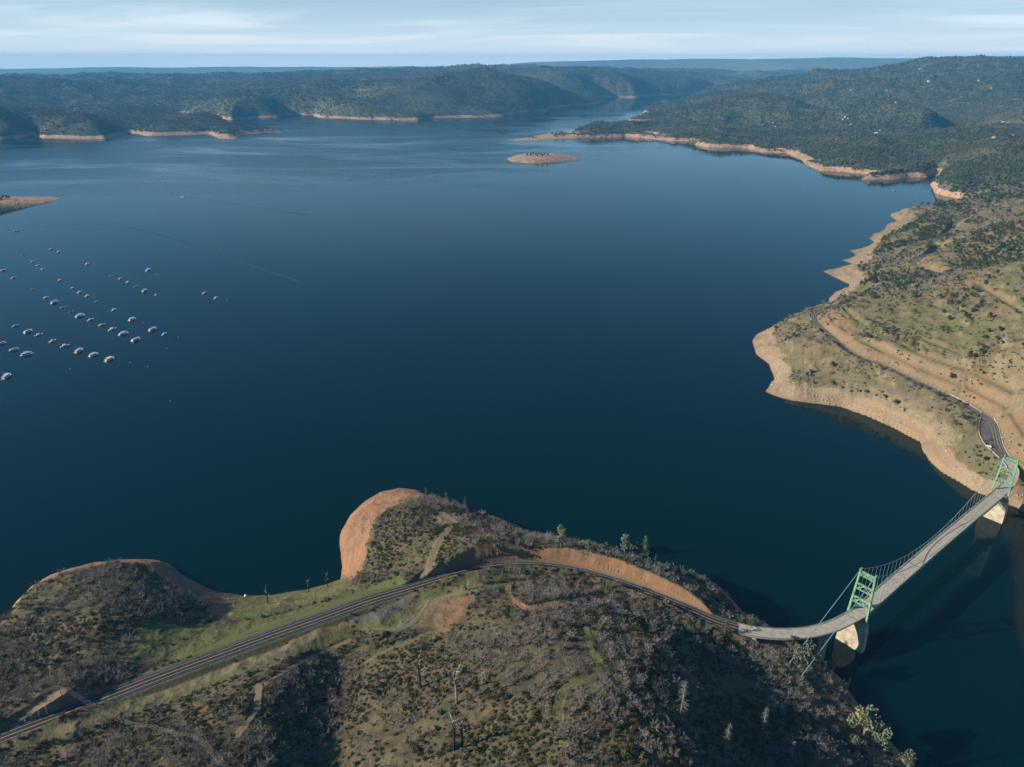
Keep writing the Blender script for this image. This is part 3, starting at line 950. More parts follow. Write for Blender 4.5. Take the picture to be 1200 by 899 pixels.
# lake: one level sheet, ringed out to the far shore
mb = MB()
rings = [0, 400, 1200, 4000, 9000, 16000]
nseg = 64
vs = [(0, 0, 0)]
for r in rings[1:]:
    vs += [(r * math.sin(2 * PI * k / nseg), r * math.cos(2 * PI * k / nseg), 0) for k in range(nseg)]
fs = [(0, 1 + (k + 1) % nseg, 1 + k) for k in range(nseg)]
for i in range(len(rings) - 2):
    a, b = 1 + i * nseg, 1 + (i + 1) * nseg
    fs += [(a + k, a + (k + 1) % nseg, b + (k + 1) % nseg, b + k) for k in range(nseg)]
lake = mesh_obj('lake', raw_mesh('lake', vs, fs, [water_mat()]))
tag(lake, kind='structure')
for pl in lake.data.polygons:
    if pl.normal.z < 0:
        lake.data.flip_normals()
        break

# ------------------------------------------------------------------ air, sun, sky, camera
hz = MB()
hz.box((0, 0, (680 - 14) / 2 + 0), (63000, 63000, 680 + 14))
haze = hz.build('haze', [])
hm = bpy.data.materials.new('pale air')
hm.use_nodes = True
hm.node_tree.nodes.clear()
ho = hm.node_tree.nodes.new('ShaderNodeOutputMaterial')
hv = hm.node_tree.nodes.new('ShaderNodeVolumePrincipled')
hv.inputs['Color'].default_value = (.16, .56, .98, 1)
hv.inputs['Density'].default_value = 3.2e-5
hv.inputs['Anisotropy'].default_value = 0.0
hm.node_tree.links.new(hv.outputs[0], ho.inputs['Volume'])
haze.data.materials.append(hm)
haze.location.z = 0
tag(haze, kind='stuff')

SUN_DIR = Vector((-.88, -.135, .415)).normalized()
sun = bpy.data.lights.new('sun', 'SUN')
sun.energy = 5.0
sun.angle = R(.53)
sun.color = (1, .91, .78)
so = link(bpy.data.objects.new('sun', sun))
so.rotation_euler = SUN_DIR.to_track_quat('Z', 'Y').to_euler()
so.location = (-300, 0, 800)

w = bpy.data.worlds.new('World')
SC.world = w
w.use_nodes = True
nt = w.node_tree
nt.nodes.clear()
wo = nt.nodes.new('ShaderNodeOutputWorld')
bg = nt.nodes.new('ShaderNodeBackground')
sky = nt.nodes.new('ShaderNodeTexSky')
sky.sky_type = 'NISHITA'
sky.sun_disc = False
sky.sun_elevation = math.asin(SUN_DIR.z)
sky.sun_rotation = math.atan2(SUN_DIR.x, SUN_DIR.y)
sky.altitude = 500
sky.air_density = 1.0
sky.dust_density = .6
sky.ozone_density = 1.5
bg.inputs['Strength'].default_value = .056
# thin high cloud: a sheet of streaks on a plane far overhead, drawn by direction
tc = nt.nodes.new('ShaderNodeTexCoord')
sep = nt.nodes.new('ShaderNodeSeparateXYZ')
nt.links.new(tc.outputs['Generated'], sep.inputs[0])


def wmath(op, a, b=0.0, clamp=False):
    nd = nt.nodes.new('ShaderNodeMath')
    nd.operation = op
    nd.use_clamp = clamp
    for s, v in zip(nd.inputs, (a, b)):
        if isinstance(v, (int, float)):
            s.default_value = v
        else:
            nt.links.new(v, s)
    return nd.outputs[0]


zc = wmath('ADD', wmath('MAXIMUM', sep.outputs[2], 0.0), .045)
cx = wmath('DIVIDE', sep.outputs[0], zc)
cy = wmath('DIVIDE', sep.outputs[1], zc)
cv = nt.nodes.new('ShaderNodeCombineXYZ')
nt.links.new(wmath('MULTIPLY', cx, .55), cv.inputs[0])
nt.links.new(wmath('ADD', cy, wmath('MULTIPLY', cx, .12)), cv.inputs[1])
cn = nt.nodes.new('ShaderNodeTexNoise')
cn.inputs['Scale'].default_value = .30
cn.inputs['Detail'].default_value = 6
cn.inputs['Roughness'].default_value = .58
cn.inputs['Distortion'].default_value = 1.1
nt.links.new(cv.outputs[0], cn.inputs['Vector'])
mr = nt.nodes.new('ShaderNodeMapRange')
mr.interpolation_type = 'SMOOTHSTEP'
mr.inputs['From Min'].default_value = .42
mr.inputs['From Max'].default_value = .72
mr.inputs['To Max'].default_value = .72
nt.links.new(cn.outputs[0], mr.inputs['Value'])
mx = nt.nodes.new('ShaderNodeMix')
mx.data_type = 'RGBA'
nt.links.new(wmath('MULTIPLY', mr.outputs[0], wmath('POWER', 2.718, wmath('MULTIPLY', wmath('MAXIMUM', sep.outputs[2], 0.0), -10.0))), mx.inputs[0])
tint = nt.nodes.new('ShaderNodeMix')
tint.data_type = 'RGBA'
tint.blend_type = 'MULTIPLY'
tint.inputs[0].default_value = 1
nt.links.new(sky.outputs[0], tint.inputs[6])
tint.inputs[7].default_value = (.26, .80, 1.14, 1)
lowsky = nt.nodes.new('ShaderNodeMix')
lowsky.data_type = 'RGBA'
nt.links.new(wmath('MULTIPLY', wmath('POWER', 2.718, wmath('MULTIPLY', wmath('MAXIMUM', sep.outputs[2], 0.0), -6.0)), .92), lowsky.inputs[0])
nt.links.new(tint.outputs[2], lowsky.inputs[6])
lowsky.inputs[7].default_value = (5.2, 7.8, 10.0, 1)
nt.links.new(lowsky.outputs[2], mx.inputs[6])
mx.inputs[7].default_value = (13.0, 13.6, 14.2, 1)
# the bright veil low over the horizon, thinning upwards
veil = wmath('POWER', 2.718, wmath('MULTIPLY', wmath('MAXIMUM', sep.outputs[2], 0.0), -26.0))
mx2 = nt.nodes.new('ShaderNodeMix')
mx2.data_type = 'RGBA'
nt.links.new(wmath('MULTIPLY', veil, .9), mx2.inputs[0])
nt.links.new(mx.outputs[2], mx2.inputs[6])
mx2.inputs[7].default_value = (12.2, 12.6, 12.8, 1)
nt.links.new(mx2.outputs[2], bg.inputs['Color'])
nt.links.new(bg.outputs[0], wo.inputs['Surface'])

cam = bpy.data.cameras.new('camera')
cam.sensor_width = 36
cam.lens = 36 * FPX / 1200
cam.clip_start = 1
cam.clip_end = 250000
co = link(bpy.data.objects.new('camera', cam))
co.location = (0, 0, H)
co.rotation_euler = (PI / 2 - PITCH, 0, 0)
SC.camera = co
SC.render.resolution_x, SC.render.resolution_y = 1024, 767
SC.view_settings.view_transform = 'Standard'
SC.view_settings.look = 'None'
SC.view_settings.exposure = .56
SC.view_settings.gamma = 1.0
SC.cycles.use_denoising = True
SC.cycles.max_bounces = 6
SC.cycles.diffuse_bounces = 2
SC.cycles.glossy_bounces = 2
SC.cycles.transparent_max_bounces = 8
SC.cycles.volume_bounces = 1
SC.cycles.denoising_prefilter = 'NONE'

# ------------------------------------------------------------------ plants: meshes
def leaf_mat(name, col, var=.25, rough=.8, hue=.12, patch=0.0):
    m = NT(name)
    r = m.n('ShaderNodeObjectInfo').outputs['Random']
    tc = m.n('ShaderNodeTexCoord').outputs['Object']
    n = m.noise(tc, .9, 2, .6)
    lo = tuple(c * (1 - var * 1.3) for c in col)
    hi = tuple(c * (1 + var) for c in col)
    c = m.mix(m.rng(n, .3, .7), lo, hi)
    big = m.noise(m.n('ShaderNodeObjectInfo').outputs['Location'], .0022, 3, .6)
    c = m.mix(m.rng(big, .42, .62, 0, patch), c, (.095, .085, .068))
    tint = m.n('ShaderNodeCombineColor', {0: m.rng(r, 0, 1, 1 - hue * .6, 1 + hue * 2.2, False), 1: m.rng(r, 0, 1, 1 + hue * .3, 1 + hue, False), 2: 1.0}).outputs[0]
    c = m.mix(1.0, c, tint, 'MULTIPLY')
    r2 = m.math('FRACT', m.math('MULTIPLY', r, 17.31))
    c = m.mix(1.0, c, m.n('ShaderNodeCombineColor', {k: m.rng(r2, 0, 1, .72, 1.28, False) for k in (0, 1, 2)}).outputs[0], 'MULTIPLY')
    return m.bsdf(c, rough, spec=.15)


M_TWIG = leaf_mat('pale leafless twigs', (.26, .228, .205), .25, .9, .07)
M_BARK = leaf_mat('grey bark', (.2, .18, .165), .25, .9, .05)
M_SNAG = leaf_mat('burnt and bleached wood', (.30, .26, .22), .5, .85, .05)
M_CHAR = leaf_mat('charred bark', (.04, .036, .034), .4, .9, .05)
M_RUST = leaf_mat('orange bark', (.34, .17, .08), .3, .9, .05)
M_SHRUB = leaf_mat('olive shrub leaves', (.058, .062, .022), .35, .75, .25)
M_SHRUB2 = leaf_mat('dry yellow green shrub leaves', (.12, .11, .04), .3, .8, .25)
M_PINE = leaf_mat('pine needles', (.065, .1, .042), .35, .75, .15)
M_GPINE = leaf_mat('grey green needles', (.125, .145, .088), .3, .8, .1)
M_OAK = leaf_mat('dark oak leaves', (.055, .07, .034), .35, .75, .18)
M_FOREST = leaf_mat('distant tree crowns', (.036, .046, .028), .35, .85, .3, .55)


class TB:
    """trees as plain arrays"""

    def __init__(self, seed):
        self.r = random.Random(seed)
        self.v, self.f = [], []

    def tube(self, pts, rads, n=4):
        b = len(self.v)
        P = [Vector(p) for p in pts]
        for i, p in enumerate(P):
            d = (P[min(i + 1, len(P) - 1)] - P[max(i - 1, 0)]).normalized()
            s = d.cross(Vector((.31, .95, .1))).normalized()
            u = s.cross(d)
            for k in range(n):
                a = 2 * PI * k / n
                self.v.append(tuple(p + (s * math.cos(a) + u * math.sin(a)) * rads[i]))
        for i in range(len(P) - 1):
            for k in range(n):
                self.f.append((b + i * n + k, b + i * n + (k + 1) % n, b + (i + 1) * n + (k + 1) % n, b + (i + 1) * n + k))

    def twig(self, a, b, w):
        a, b = Vector(a), Vector(b)
        d = b - a
        s = d.cross(Vector((self.r.uniform(-1, 1), self.r.uniform(-1, 1), self.r.uniform(-.4, .4))))
        if s.length < 1e-6:
            return
        s = s.normalized() * w * .5
        i = len(self.v)
        self.v += [tuple(a - s), tuple(a + s), tuple(b + s * .45), tuple(b - s * .45)]
        self.f.append((i, i + 1, i + 2, i + 3))

    def leaf(self, c, w, h=None, up=.5):
        """a small tilted leaf cluster"""
        r = self.r
        h = h or w
        n = Vector((r.gauss(0, 1), r.gauss(0, 1), r.gauss(up, .8))).normalized()
        s = n.cross(Vector((r.gauss(0, 1), r.gauss(0, 1), r.gauss(0, 1)))).normalized()
        u = n.cross(s)
        c = Vector(c)
        i = len(self.v)
        k = r.uniform(.3, .8)
        self.v += [tuple(c - s * w * .5 - u * h * .3), tuple(c + s * w * .5 * k - u * h * .5), tuple(c + s * w * .4 + u * h * .45), tuple(c - s * w * .45 * k + u * h * .5)]
        self.f.append((i, i + 1, i + 2, i + 3))

    def mesh(self, name, mat):
        return raw_mesh(name, self.v, np.array(self.f, np.int32), [mat], False)


def leafless(seed, h=9.0, spread=4.0, dense=1.0):
    T, C = TB(seed), TB(seed + 1000)
    r = T.r
    ph = h * r.uniform(.28, .42)
    lean = Vector((r.uniform(-.6, .6), r.uniform(-.6, .6), 0))
    top = Vector((0, 0, ph)) + lean
    T.tube([(0, 0, -.8), (lean.x * .4, lean.y * .4, ph * .5), top], [.30, .24, .19], 5)
    nl = r.randint(5, 7)
    for i in range(nl):
        a = 2 * PI * (i + r.uniform(-.3, .3)) / nl
        st = Vector((0, 0, ph * r.uniform(.55, 1.0))) + lean * .8
        rr = spread * r.uniform(.5, .95)
        e = Vector((math.cos(a) * rr, math.sin(a) * rr, h * r.uniform(.6, .9)))
        md = st.lerp(e, .5) + Vector((0, 0, -.3 + r.uniform(-.3, .6)))
        T.tube([st, md, e], [.13, .09, .045], 4)
        for k in range(5):
            t = r.uniform(.3, 1.0)
            b = st.lerp(md, t * 2) if t < .5 else md.lerp(e, t * 2 - 1)
            o = Vector((math.cos(a) + r.uniform(-.9, .9), math.sin(a) + r.uniform(-.9, .9), r.uniform(.1, 1.2))).normalized()
            e2 = b + o * r.uniform(1.0, 2.2) * spread / 4
            C.tube([b, e2], [.05, .025], 3)
            for q in range(int(9 * dense)):
                p = b.lerp(e2, r.uniform(.2, 1))
                d = Vector((o.x + r.gauss(0, .6), o.y + r.gauss(0, .6), o.z + r.gauss(.25, .5))).normalized()
                C.twig(p, p + d * r.uniform(.7, 1.6), r.uniform(.05, .10))
    return T.mesh('trunk', M_BARK), C.mesh('crown', M_TWIG)


def shrub(seed, rad=1.5, hgt=2.0, n=120, mat=None, sz=.5):
    C = TB(seed)
    r = C.r
    cl = [(r.uniform(-.6, .6) * rad, r.uniform(-.6, .6) * rad, hgt * r.uniform(.25, .7), rad * r.uniform(.4, .65)) for _ in range(6)]
    for i in range(n):
        c = cl[i % len(cl)]
        d = Vector((r.gauss(0, 1), r.gauss(0, 1), r.gauss(.25, .9))).normalized() * c[3] * r.uniform(.75, 1.05)
        p = Vector(c[:3]) + d
        p.z = max(p.z, .05)
        C.leaf(p, sz * r.uniform(.6, 1.2))
    for i in range(5):
        a = r.uniform(0, 2 * PI)
        C.twig((0, 0, -.3), (math.cos(a) * rad * .5, math.sin(a) * rad * .5, hgt * .6), .08)
    return C.mesh('shrub', mat or M_SHRUB)


def conifer(seed, h=14.0, rad=2.6, mat=None, open_=0.0):
    T, C = TB(seed), TB(seed + 1000)
    r = C.r
    T.tube([(0, 0, -.8), (r.uniform(-.2, .2), 0, h * .5), (r.uniform(-.3, .3), r.uniform(-.3, .3), h * .97)], [.28, .18, .04], 5)
    nw = int(h * 1.15)
    for i in range(nw):
        t = .14 + .84 * i / nw + open_ * r.uniform(0, .06)
        L = rad * (1.0 - t) ** .8 * r.uniform(.75, 1.15) + .25
        nb = 6 if t < .8 else 4
        for k in range(nb):
            if r.random() < .10 + open_:
                continue
            a = 2 * PI * (k + r.uniform(-.35, .35)) / nb + i
            z = h * t + r.uniform(-.3, .3)
            l = L * r.uniform(.7, 1.1)
            b = Vector((0, 0, z))
            e = Vector((math.cos(a) * l, math.sin(a) * l, z + l * r.uniform(-.25, .2)))
            C.twig(b, e, .08)
            for q in range(max(3, int(l * 3.2))):
                p = b.lerp(e, r.uniform(.25, 1.05)) + Vector((r.gauss(0, .16), r.gauss(0, .16), r.gauss(.03, .14)))
                C.leaf(p, r.uniform(.4, .85), r.uniform(.25, .5), 1.0)
    return T.mesh('trunk', M_BARK), C.mesh('crown', mat or M_PINE)


def round_tree(seed, h=10.0, rad=4.0, mat=None, n=650, sz=.75, tall=False):
    T, C = TB(seed), TB(seed + 1000)
    r = C.r
    T.tube([(0, 0, -.8), (.1, .1, h * .35), (r.uniform(-.5, .5), r.uniform(-.5, .5), h * .7)], [.36, .27, .1], 6)
    cl = []
    for i in range(15):
        a = r.uniform(0, 2 * PI)
        t = r.uniform(.36, .92) if not tall else r.uniform(.3, .95)
        k = math.sin(PI * min(max((t - .22) / .82, .05), .97)) ** .6
        q = rad * k * r.uniform(.2, .72)
        c = Vector((math.cos(a) * q, math.sin(a) * q, h * t))
        cl.append((c, rad * r.uniform(.26, .42)))
        T.tube([(0, 0, h * .3), tuple(c * .6 + Vector((0, 0, h * .12))), tuple(c)], [.12, .07, .03], 3)
    for i in range(n):
        c, cr = cl[i % len(cl)]
        d = Vector((r.gauss(0, 1), r.gauss(0, 1), r.gauss(.15, 1))).normalized() * cr * r.uniform(.7, 1.08)
        C.leaf(c + d, sz * r.uniform(.55, 1.2))
    return T.mesh('trunk', M_BARK), C.mesh('crown', mat or M_OAK)


def dead_conifer(seed, h=17.0):
    T, C = TB(seed), TB(seed + 1000)
    r = C.r
    T.tube([(0, 0, -.8), (.1, 0, h * .28)], [.36, .30], 6)
    C.tube([(.1, 0, h * .27), (.2, .1, h * .6), (.1, .2, h)], [.29, .19, .05], 5)
    for i in range(70):
        t = r.uniform(.3, .97)
        a = r.uniform(0, 2 * PI)
        l = 3.0 * (1.05 - t) ** .7 * r.uniform(.5, 1.1) + .3
        b = Vector((.15, .1, h * t))
        e = b + Vector((math.cos(a) * l, math.sin(a) * l, -l * r.uniform(-.1, .35)))
        C.twig(b, e, .13)
        for q in range(5):
            p = b.lerp(e, r.uniform(.3, 1))
            C.twig(p, p + Vector((r.gauss(0, .5), r.gauss(0, .5), r.gauss(-.2, .3))), .07)
    return T.mesh('trunk', M_RUST), C.mesh('crown', M_TWIG)


def snag(seed, h=12.0, pale=True):
    T, C = TB(seed), TB(seed + 1000)
    r = C.r
    T.tube([(0, 0, -.8), (r.uniform(-.3, .3), 0, h * .5), (r.uniform(-.6, .6), r.uniform(-.4, .4), h * .86), (r.uniform(-.7, .7), 0, h)], [.42, .33, .22, .10], 6)
    for i in range(7):
        t = r.uniform(.4, .97)
        a = r.uniform(0, 2 * PI)
        b = Vector((0, 0, h * t))
        m_ = b + Vector((math.cos(a), math.sin(a), r.uniform(.3, .9))) * r.uniform(.8, 1.8)
        e = m_ + Vector((math.cos(a) * .5, math.sin(a) * .5, 1)) * r.uniform(.4, 1.5)
        C.tube([b, m_, e], [.16, .11, .05], 4)
        for q in range(3):
            C.twig(m_, m_ + Vector((r.gauss(0, .7), r.gauss(0, .7), r.gauss(.6, .5))), .09)
    return T.mesh('trunk', M_SNAG if pale else M_CHAR), C.mesh('limbs', M_SNAG)


def crown_blob(seed, rad=5.0, h=11.0, tall=1.0, mat=None):
    """a far tree: an uneven, broken crown with a short trunk, a few dozen faces"""
    r = random.Random(seed)
    bm = bmesh.new()
    for k in range(3):
        M = Matrix.Translation((r.uniform(-.45, .45) * rad, r.uniform(-.45, .45) * rad, h * r.uniform(.45, .72))) @ Matrix.Diagonal((rad * r.uniform(.5, .75), rad * r.uniform(.5, .75), h * r.uniform(.26, .4) * tall, 1))
        bmesh.ops.create_icosphere(bm, subdivisions=1, radius=1, matrix=M)
    for v in bm.verts:
        v.co += Vector((r.gauss(0, .09) * rad, r.gauss(0, .09) * rad, r.gauss(0, .07) * h))
    V = [tuple(v.co) for v in bm.verts]
    F = [tuple(v.index for v in f.verts) for f in bm.faces]
    bm.free()
    T = TB(seed)
    T.tube([(0, 0, -1.5), (0, 0, h * .6)], [.5, .2], 4)
    b = len(V)
    return raw_mesh('tree', V + T.v, F + [tuple(i + b for i in f) for f in T.f], [mat or M_FOREST], False)


def joined(name, parts):
    """trunk and crown of one plant as a single mesh (for plants too far to show parts)"""
    vs, fs, mi, mats = [], [], [], []
    for k, me in enumerate(parts):
        b = len(vs)
        vs += [tuple(v.co) for v in me.vertices]
        fs += [tuple(b + i for i in p.vertices) for p in me.polygons]
        mi += [k] * len(me.polygons)
        mats.append(me.materials[0])
    return raw_mesh(name, vs, fs, mats, False, mi)


LEAFLESS = [leafless(100 + i, h=random.uniform(7, 10), spread=random.uniform(3.2, 4.6), dense=random.uniform(.9, 1.6)) for i in range(8)]
SHRUBS = [shrub(200 + i, random.uniform(1.1, 2.0), random.uniform(1.4, 2.6), 130, M_SHRUB if i % 4 else M_SHRUB2, random.uniform(.4, .6)) for i in range(8)]
CONIFERS = [conifer(300 + i, 13.0, random.uniform(2.2, 3.0)) for i in range(5)]
GPINES = [round_tree(400 + i, 14.0, 3.6, M_GPINE, 700, .7, True) for i in range(3)]
GOAKS = [round_tree(420 + i, 10.0, 4.6, M_GPINE, 900, .75) for i in range(3)]
OAKS = [round_tree(440 + i, 9.0, 4.6, M_OAK, 420, .95) for i in range(4)]
LEAFLESS_J = [joined('tree', p) for p in LEAFLESS]


# ------------------------------------------------------------------ plants: stuff laid out by one node group per mass
def scatter(name, X, Y, Z, S, meshes, label, cat, sink=.2):
    n = len(X)
    me = raw_mesh(name, np.stack([X, Y, Z - sink], 1), np.zeros((0, 3), np.int32))
    for an, typ, dat in (('turn', 'FLOAT', RNG.uniform(0, 2 * PI, n)), ('size', 'FLOAT', S), ('pick', 'INT', RNG.integers(0, len(meshes), n))):
        a = me.attributes.new(an, typ, 'POINT')
        a.data.foreach_set('value', np.asarray(dat, np.int32 if typ == 'INT' else np.float32))
    kit = bpy.data.collections.new(name + ' kit')
    for i, m_ in enumerate(meshes):
        kit.objects.link(bpy.data.objects.new(f'{name} {chr(97 + i)}', m_))
    g = bpy.data.node_groups.new(name, 'GeometryNodeTree')
    g.interface.new_socket('Geometry', in_out='INPUT', socket_type='NodeSocketGeometry')
    g.interface.new_socket('Geometry', in_out='OUTPUT', socket_type='NodeSocketGeometry')
    N = g.nodes.new
    gi, go, iop, ci = N('NodeGroupInput'), N('NodeGroupOutput'), N('GeometryNodeInstanceOnPoints'), N('GeometryNodeCollectionInfo')
    ci.inputs['Collection'].default_value = kit
    ci.inputs['Separate Children'].default_value = True
    ci.inputs['Reset Children'].default_value = True
    iop.inputs['Pick Instance'].default_value = True

    def attr(nm, typ):
        a = N('GeometryNodeInputNamedAttribute')
        a.data_type = typ
        a.inputs['Name'].default_value = nm
        return a.outputs[0]
    cx_ = N('ShaderNodeCombineXYZ')
    e2r = N('FunctionNodeEulerToRotation')
    L = g.links.new
    L(attr('turn', 'FLOAT'), cx_.inputs[2])
    L(cx_.outputs[0], e2r.inputs[0])
    L(gi.outputs[0], iop.inputs['Points'])
    L(ci.outputs[0], iop.inputs['Instance'])
    L(attr('pick', 'INT'), iop.inputs['Instance Index'])
    L(e2r.outputs[0], iop.inputs['Rotation'])
    L(attr('size', 'FLOAT'), iop.inputs['Scale'])
    L(iop.outputs[0], go.inputs[0])
    o = mesh_obj(name, me)
    md = o.modifiers.new(name, 'NODES')
    md.node_group = g
    return tag(o, label, cat, kind='stuff')


def plant(name, parts, loc, s=1.0, rz=None, label=None, cat='tree', group=None, sz=None):
    """one plant: an Empty at its foot with trunk and crown below it"""
    r = empty(name, loc, random.uniform(0, 2 * PI) if rz is None else rz, s)
    if sz:
        r.scale = (s, s, sz)
    for me in parts:
        link(bpy.data.objects.new(me.name.split('.')[0], me), r)
    return tag(r, label, cat, group)


def clear_of_tracks(X, Y, extra=0.0):
    ok = np.ones(X.shape, bool)
    for P, w in TRACKS:
        sel = (X > P[:, 0].min() - 15) & (X < P[:, 0].max() + 15) & (Y > P[:, 1].min() - 15) & (Y < P[:, 1].max() + 15)
        if sel.any():
            ok[sel] &= seg_dist(X[sel], Y[sel], P) > w + extra
    return ok


def jitter_grid(x0, x1, y0, y1, step):
    gx, gy = np.meshgrid(np.arange(x0, x1, step), np.arange(y0, y1, step))
    X = gx.ravel() + RNG.uniform(-.5, .5, gx.size) * step
    Y = gy.ravel() + RNG.uniform(-.5, .5, gx.size) * step
    return X, Y


def zone_value(PX, PY, zones, default, col):
    v = np.full(PX.shape, float(default))
    for z in zones:
        v = np.where(inside(PX, PY, z[0]), z[col], v)
    return v


#         outline in the photo, share of leafless trees, share of shrubs
ZONES = [([(430, 899), (400, 760), (470, 720), (560, 690), (760, 700), (800, 730), (720, 800), (700, 899)], .55, .55),
         ([(-80, 790), (0, 745), (60, 700), (110, 660), (195, 664), (262, 704), (245, 724), (160, 732), (158, 780), (110, 806), (40, 838), (-80, 880)], 1.0, .9),
         ([(250, 704), (300, 700), (395, 676), (400, 690), (300, 712), (262, 716)], .5, .5),
         ([(445, 660), (440, 640), (445, 600), (490, 575), (540, 590), (560, 630), (540, 640), (510, 665), (480, 680), (450, 680)], .30, .95),
         ([(490, 572), (600, 590), (660, 630), (830, 660), (860, 715), (825, 708), (790, 688), (740, 662), (690, 648), (600, 640), (550, 620), (500, 590)], 1.0, .5),
         ([(400, 684), (445, 664), (480, 676), (476, 690), (440, 690)], .6, .8),
         ([(470, 745), (530, 715), (640, 690), (760, 700), (740, 760), (720, 830), (600, 830), (560, 770)], .95, .3),
         ([(400, 899), (410, 790), (480, 770), (560, 790), (640, 840), (660, 899)], .22, 1.0),
         ([(730, 720), (860, 745), (960, 760), (1070, 899), (1200, 1130), (700, 1130), (720, 830), (745, 770)], .50, .75),
         ([(870, 755), (950, 770), (1070, 899), (1000, 930), (930, 840)], .9, .4),
         ([(300, 790), (330, 760), (420, 738), (425, 780), (400, 830), (430, 1130), (290, 1130), (290, 850)], 1.0, 1.0),
         ([(330, 770), (350, 752), (420, 738), (424, 765), (380, 790), (330, 790)], .2, 1.0),
         ([(-100, 890), (130, 838), (290, 790), (300, 850), (290, 1130), (-150, 1130)], .55, .9),
         ([(190, 830), (240, 800), (330, 775), (300, 800), (240, 830)], .15, .35)]
BALD = [MEADOW, MEADOW2, VERGE, PULLOUT, CLEARING, LEE, [(470, 730), (520, 700), (556, 697), (545, 722), (510, 745)]]


def near_sites(step, col, seed, extra):
    X, Y = jitter_grid(-620, 520, 150, 860, step)
    Zg, ok = G_NEAR.sample(G_NEAR.h, X, Y)
    ok &= Zg > BARE + 1 + 3 * fbm(X, Y, 25, 3, 71) - 15 * sstep(230, 300, X)
    X, Y, Zg = X[ok], Y[ok], Zg[ok]
    PX, PY = project(X, Y, Zg)
    ok = (PX > -140) & (PX < 1300) & (PY < 1130)
    X, Y, Zg, PX, PY = X[ok], Y[ok], Zg[ok], PX[ok], PY[ok]
    d = zone_value(PX, PY, ZONES, .35, col) * (1.0 if col == 1 else 1.35)
    bald = np.zeros(X.shape, bool)
    for b in BALD:
        bald |= inside(PX, PY, b)
    d = np.where(bald, .025, d)
    cl = fbm(X, Y, 32, 3, seed) * 1.9
    d = d * np.clip(.85 + cl, .15, 1.25)
    cutv, _ = G_NEAR.sample(mk_cut, X, Y)
    d = d * (1 - .93 * np.clip(cutv * 1.4, 0, 1))
    ok = (RNG.uniform(0, 1, X.shape) < d) & clear_of_tracks(X, Y, extra)
    return X[ok], Y[ok], Zg[ok], PX[ok], PY[ok]


def in_frame(PX, PY, m=0):
    return (PX > -m) & (PX < 1200 + m) & (PY > -m) & (PY < 899 + m)


# leafless oaks of the spur: the 300 nearest are trees of their own, the rest one woodland
X, Y, Zg, PX, PY = near_sites(4.9, 1, 81, 3.0)
S = RNG.uniform(.5, .95, len(X)) * np.where(RNG.uniform(0, 1, len(X)) < .15, 1.2, 1)
D = np.sqrt(X * X + Y * Y + (H - Zg) ** 2)
vis = in_frame(PX, PY - 6, -3)
order = np.argsort(np.where(vis, D / S, 1e9))
solo = order[:300]
rest = np.setdiff1d(np.arange(len(X)), solo)
proto = None
for i in solo:
    k = RNG.integers(0, len(LEAFLESS))
    t = plant('leafless_tree', LEAFLESS[k], (X[i], Y[i], Zg[i] - .2), float(S[i]), label='small grey leafless tree among the brush nearest the bottom of the foreground hill', group='leafless trees on the near slope')
scatter('leafless_woodland', X[rest], Y[rest], Zg[rest], S[rest], LEAFLESS_J, 'grey leafless woodland covering the foreground hill and its knoll', 'woodland')
print('near trees', len(X))
X, Y, Zg, PX, PY = near_sites(3.3, 2, 83, .6)
S = RNG.uniform(.45, 1.0, len(X)) + .9 * RNG.uniform(0, 1, len(X)) ** 4
D = np.sqrt(X * X + Y * Y + (H - Zg) ** 2)
order = np.argsort(np.where(in_frame(PX, PY, -2), D / S, 1e9))
solo = order[:300]
rest = np.setdiff1d(np.arange(len(X)), solo)
for i in solo:
    k = RNG.integers(0, len(SHRUBS))
    o = link(bpy.data.objects.new('shrub', SHRUBS[k]))
    o.location = (X[i], Y[i], Zg[i] - .15)
    o.rotation_euler = (0, 0, RNG.uniform(0, 6.28))
    o.scale = (S[i],) * 3
    tag(o, 'low olive green shrub on the slope nearest the bottom of the foreground hill', 'shrub', 'shrubs on the near slope')
scatter('brush', X[rest], Y[rest], Zg[rest], S[rest], SHRUBS, 'olive green brush between the leafless trees of the foreground hill', 'brush')
print('near shrubs', len(X))
# rounder yellow green bushes dotted over the dark eastern flank
YELLOW = [shrub(260 + i, 1.5, 2.8, 150, leaf_mat('yellow green bush leaves', ((.15, .135, .03), (.11, .13, .03), (.17, .12, .035))[i], .3, .8, .2), .5) for i in range(3)]
sel = inside(PX, PY, [(700, 725), (840, 745), (900, 770), (1000, 899), (1000, 1000), (690, 1000), (720, 830), (735, 770)]) & (RNG.uniform(0, 1, len(X)) < .16)
scatter('yellow_bush', X[sel], Y[sel], Zg[sel], RNG.uniform(.55, 1.15, sel.sum()), YELLOW, 'yellow green bushes dotted over the dark eastern flank of the hill', 'bushes')


# trees that stand out: photo foot, photo top, kind, words
def stand(px, py, ty, kind, label, group=None, wide=1.0, name=None):
    x, y, z = hit(px, py)
    lo, hi = 1.0, 60.0
    for _ in range(30):
        m = (lo + hi) / 2
        if project(x, y, z + m)[1] > ty:
            lo = m
        else:
            hi = m
    h = lo
    lib, h0, nm = {'conifer': (CONIFERS, 13.0, 'conifer_tree'), 'gpine': (GPINES, 14.0, 'pine_tree'), 'goak': (GOAKS, 10.0, 'evergreen_tree'), 'oak': (OAKS, 9.0, 'evergreen_tree')}[kind]
    s = h / h0
    return plant(nm, random.choice(lib), (x, y, z - .3), s * wide, label=label, group=group, sz=s)


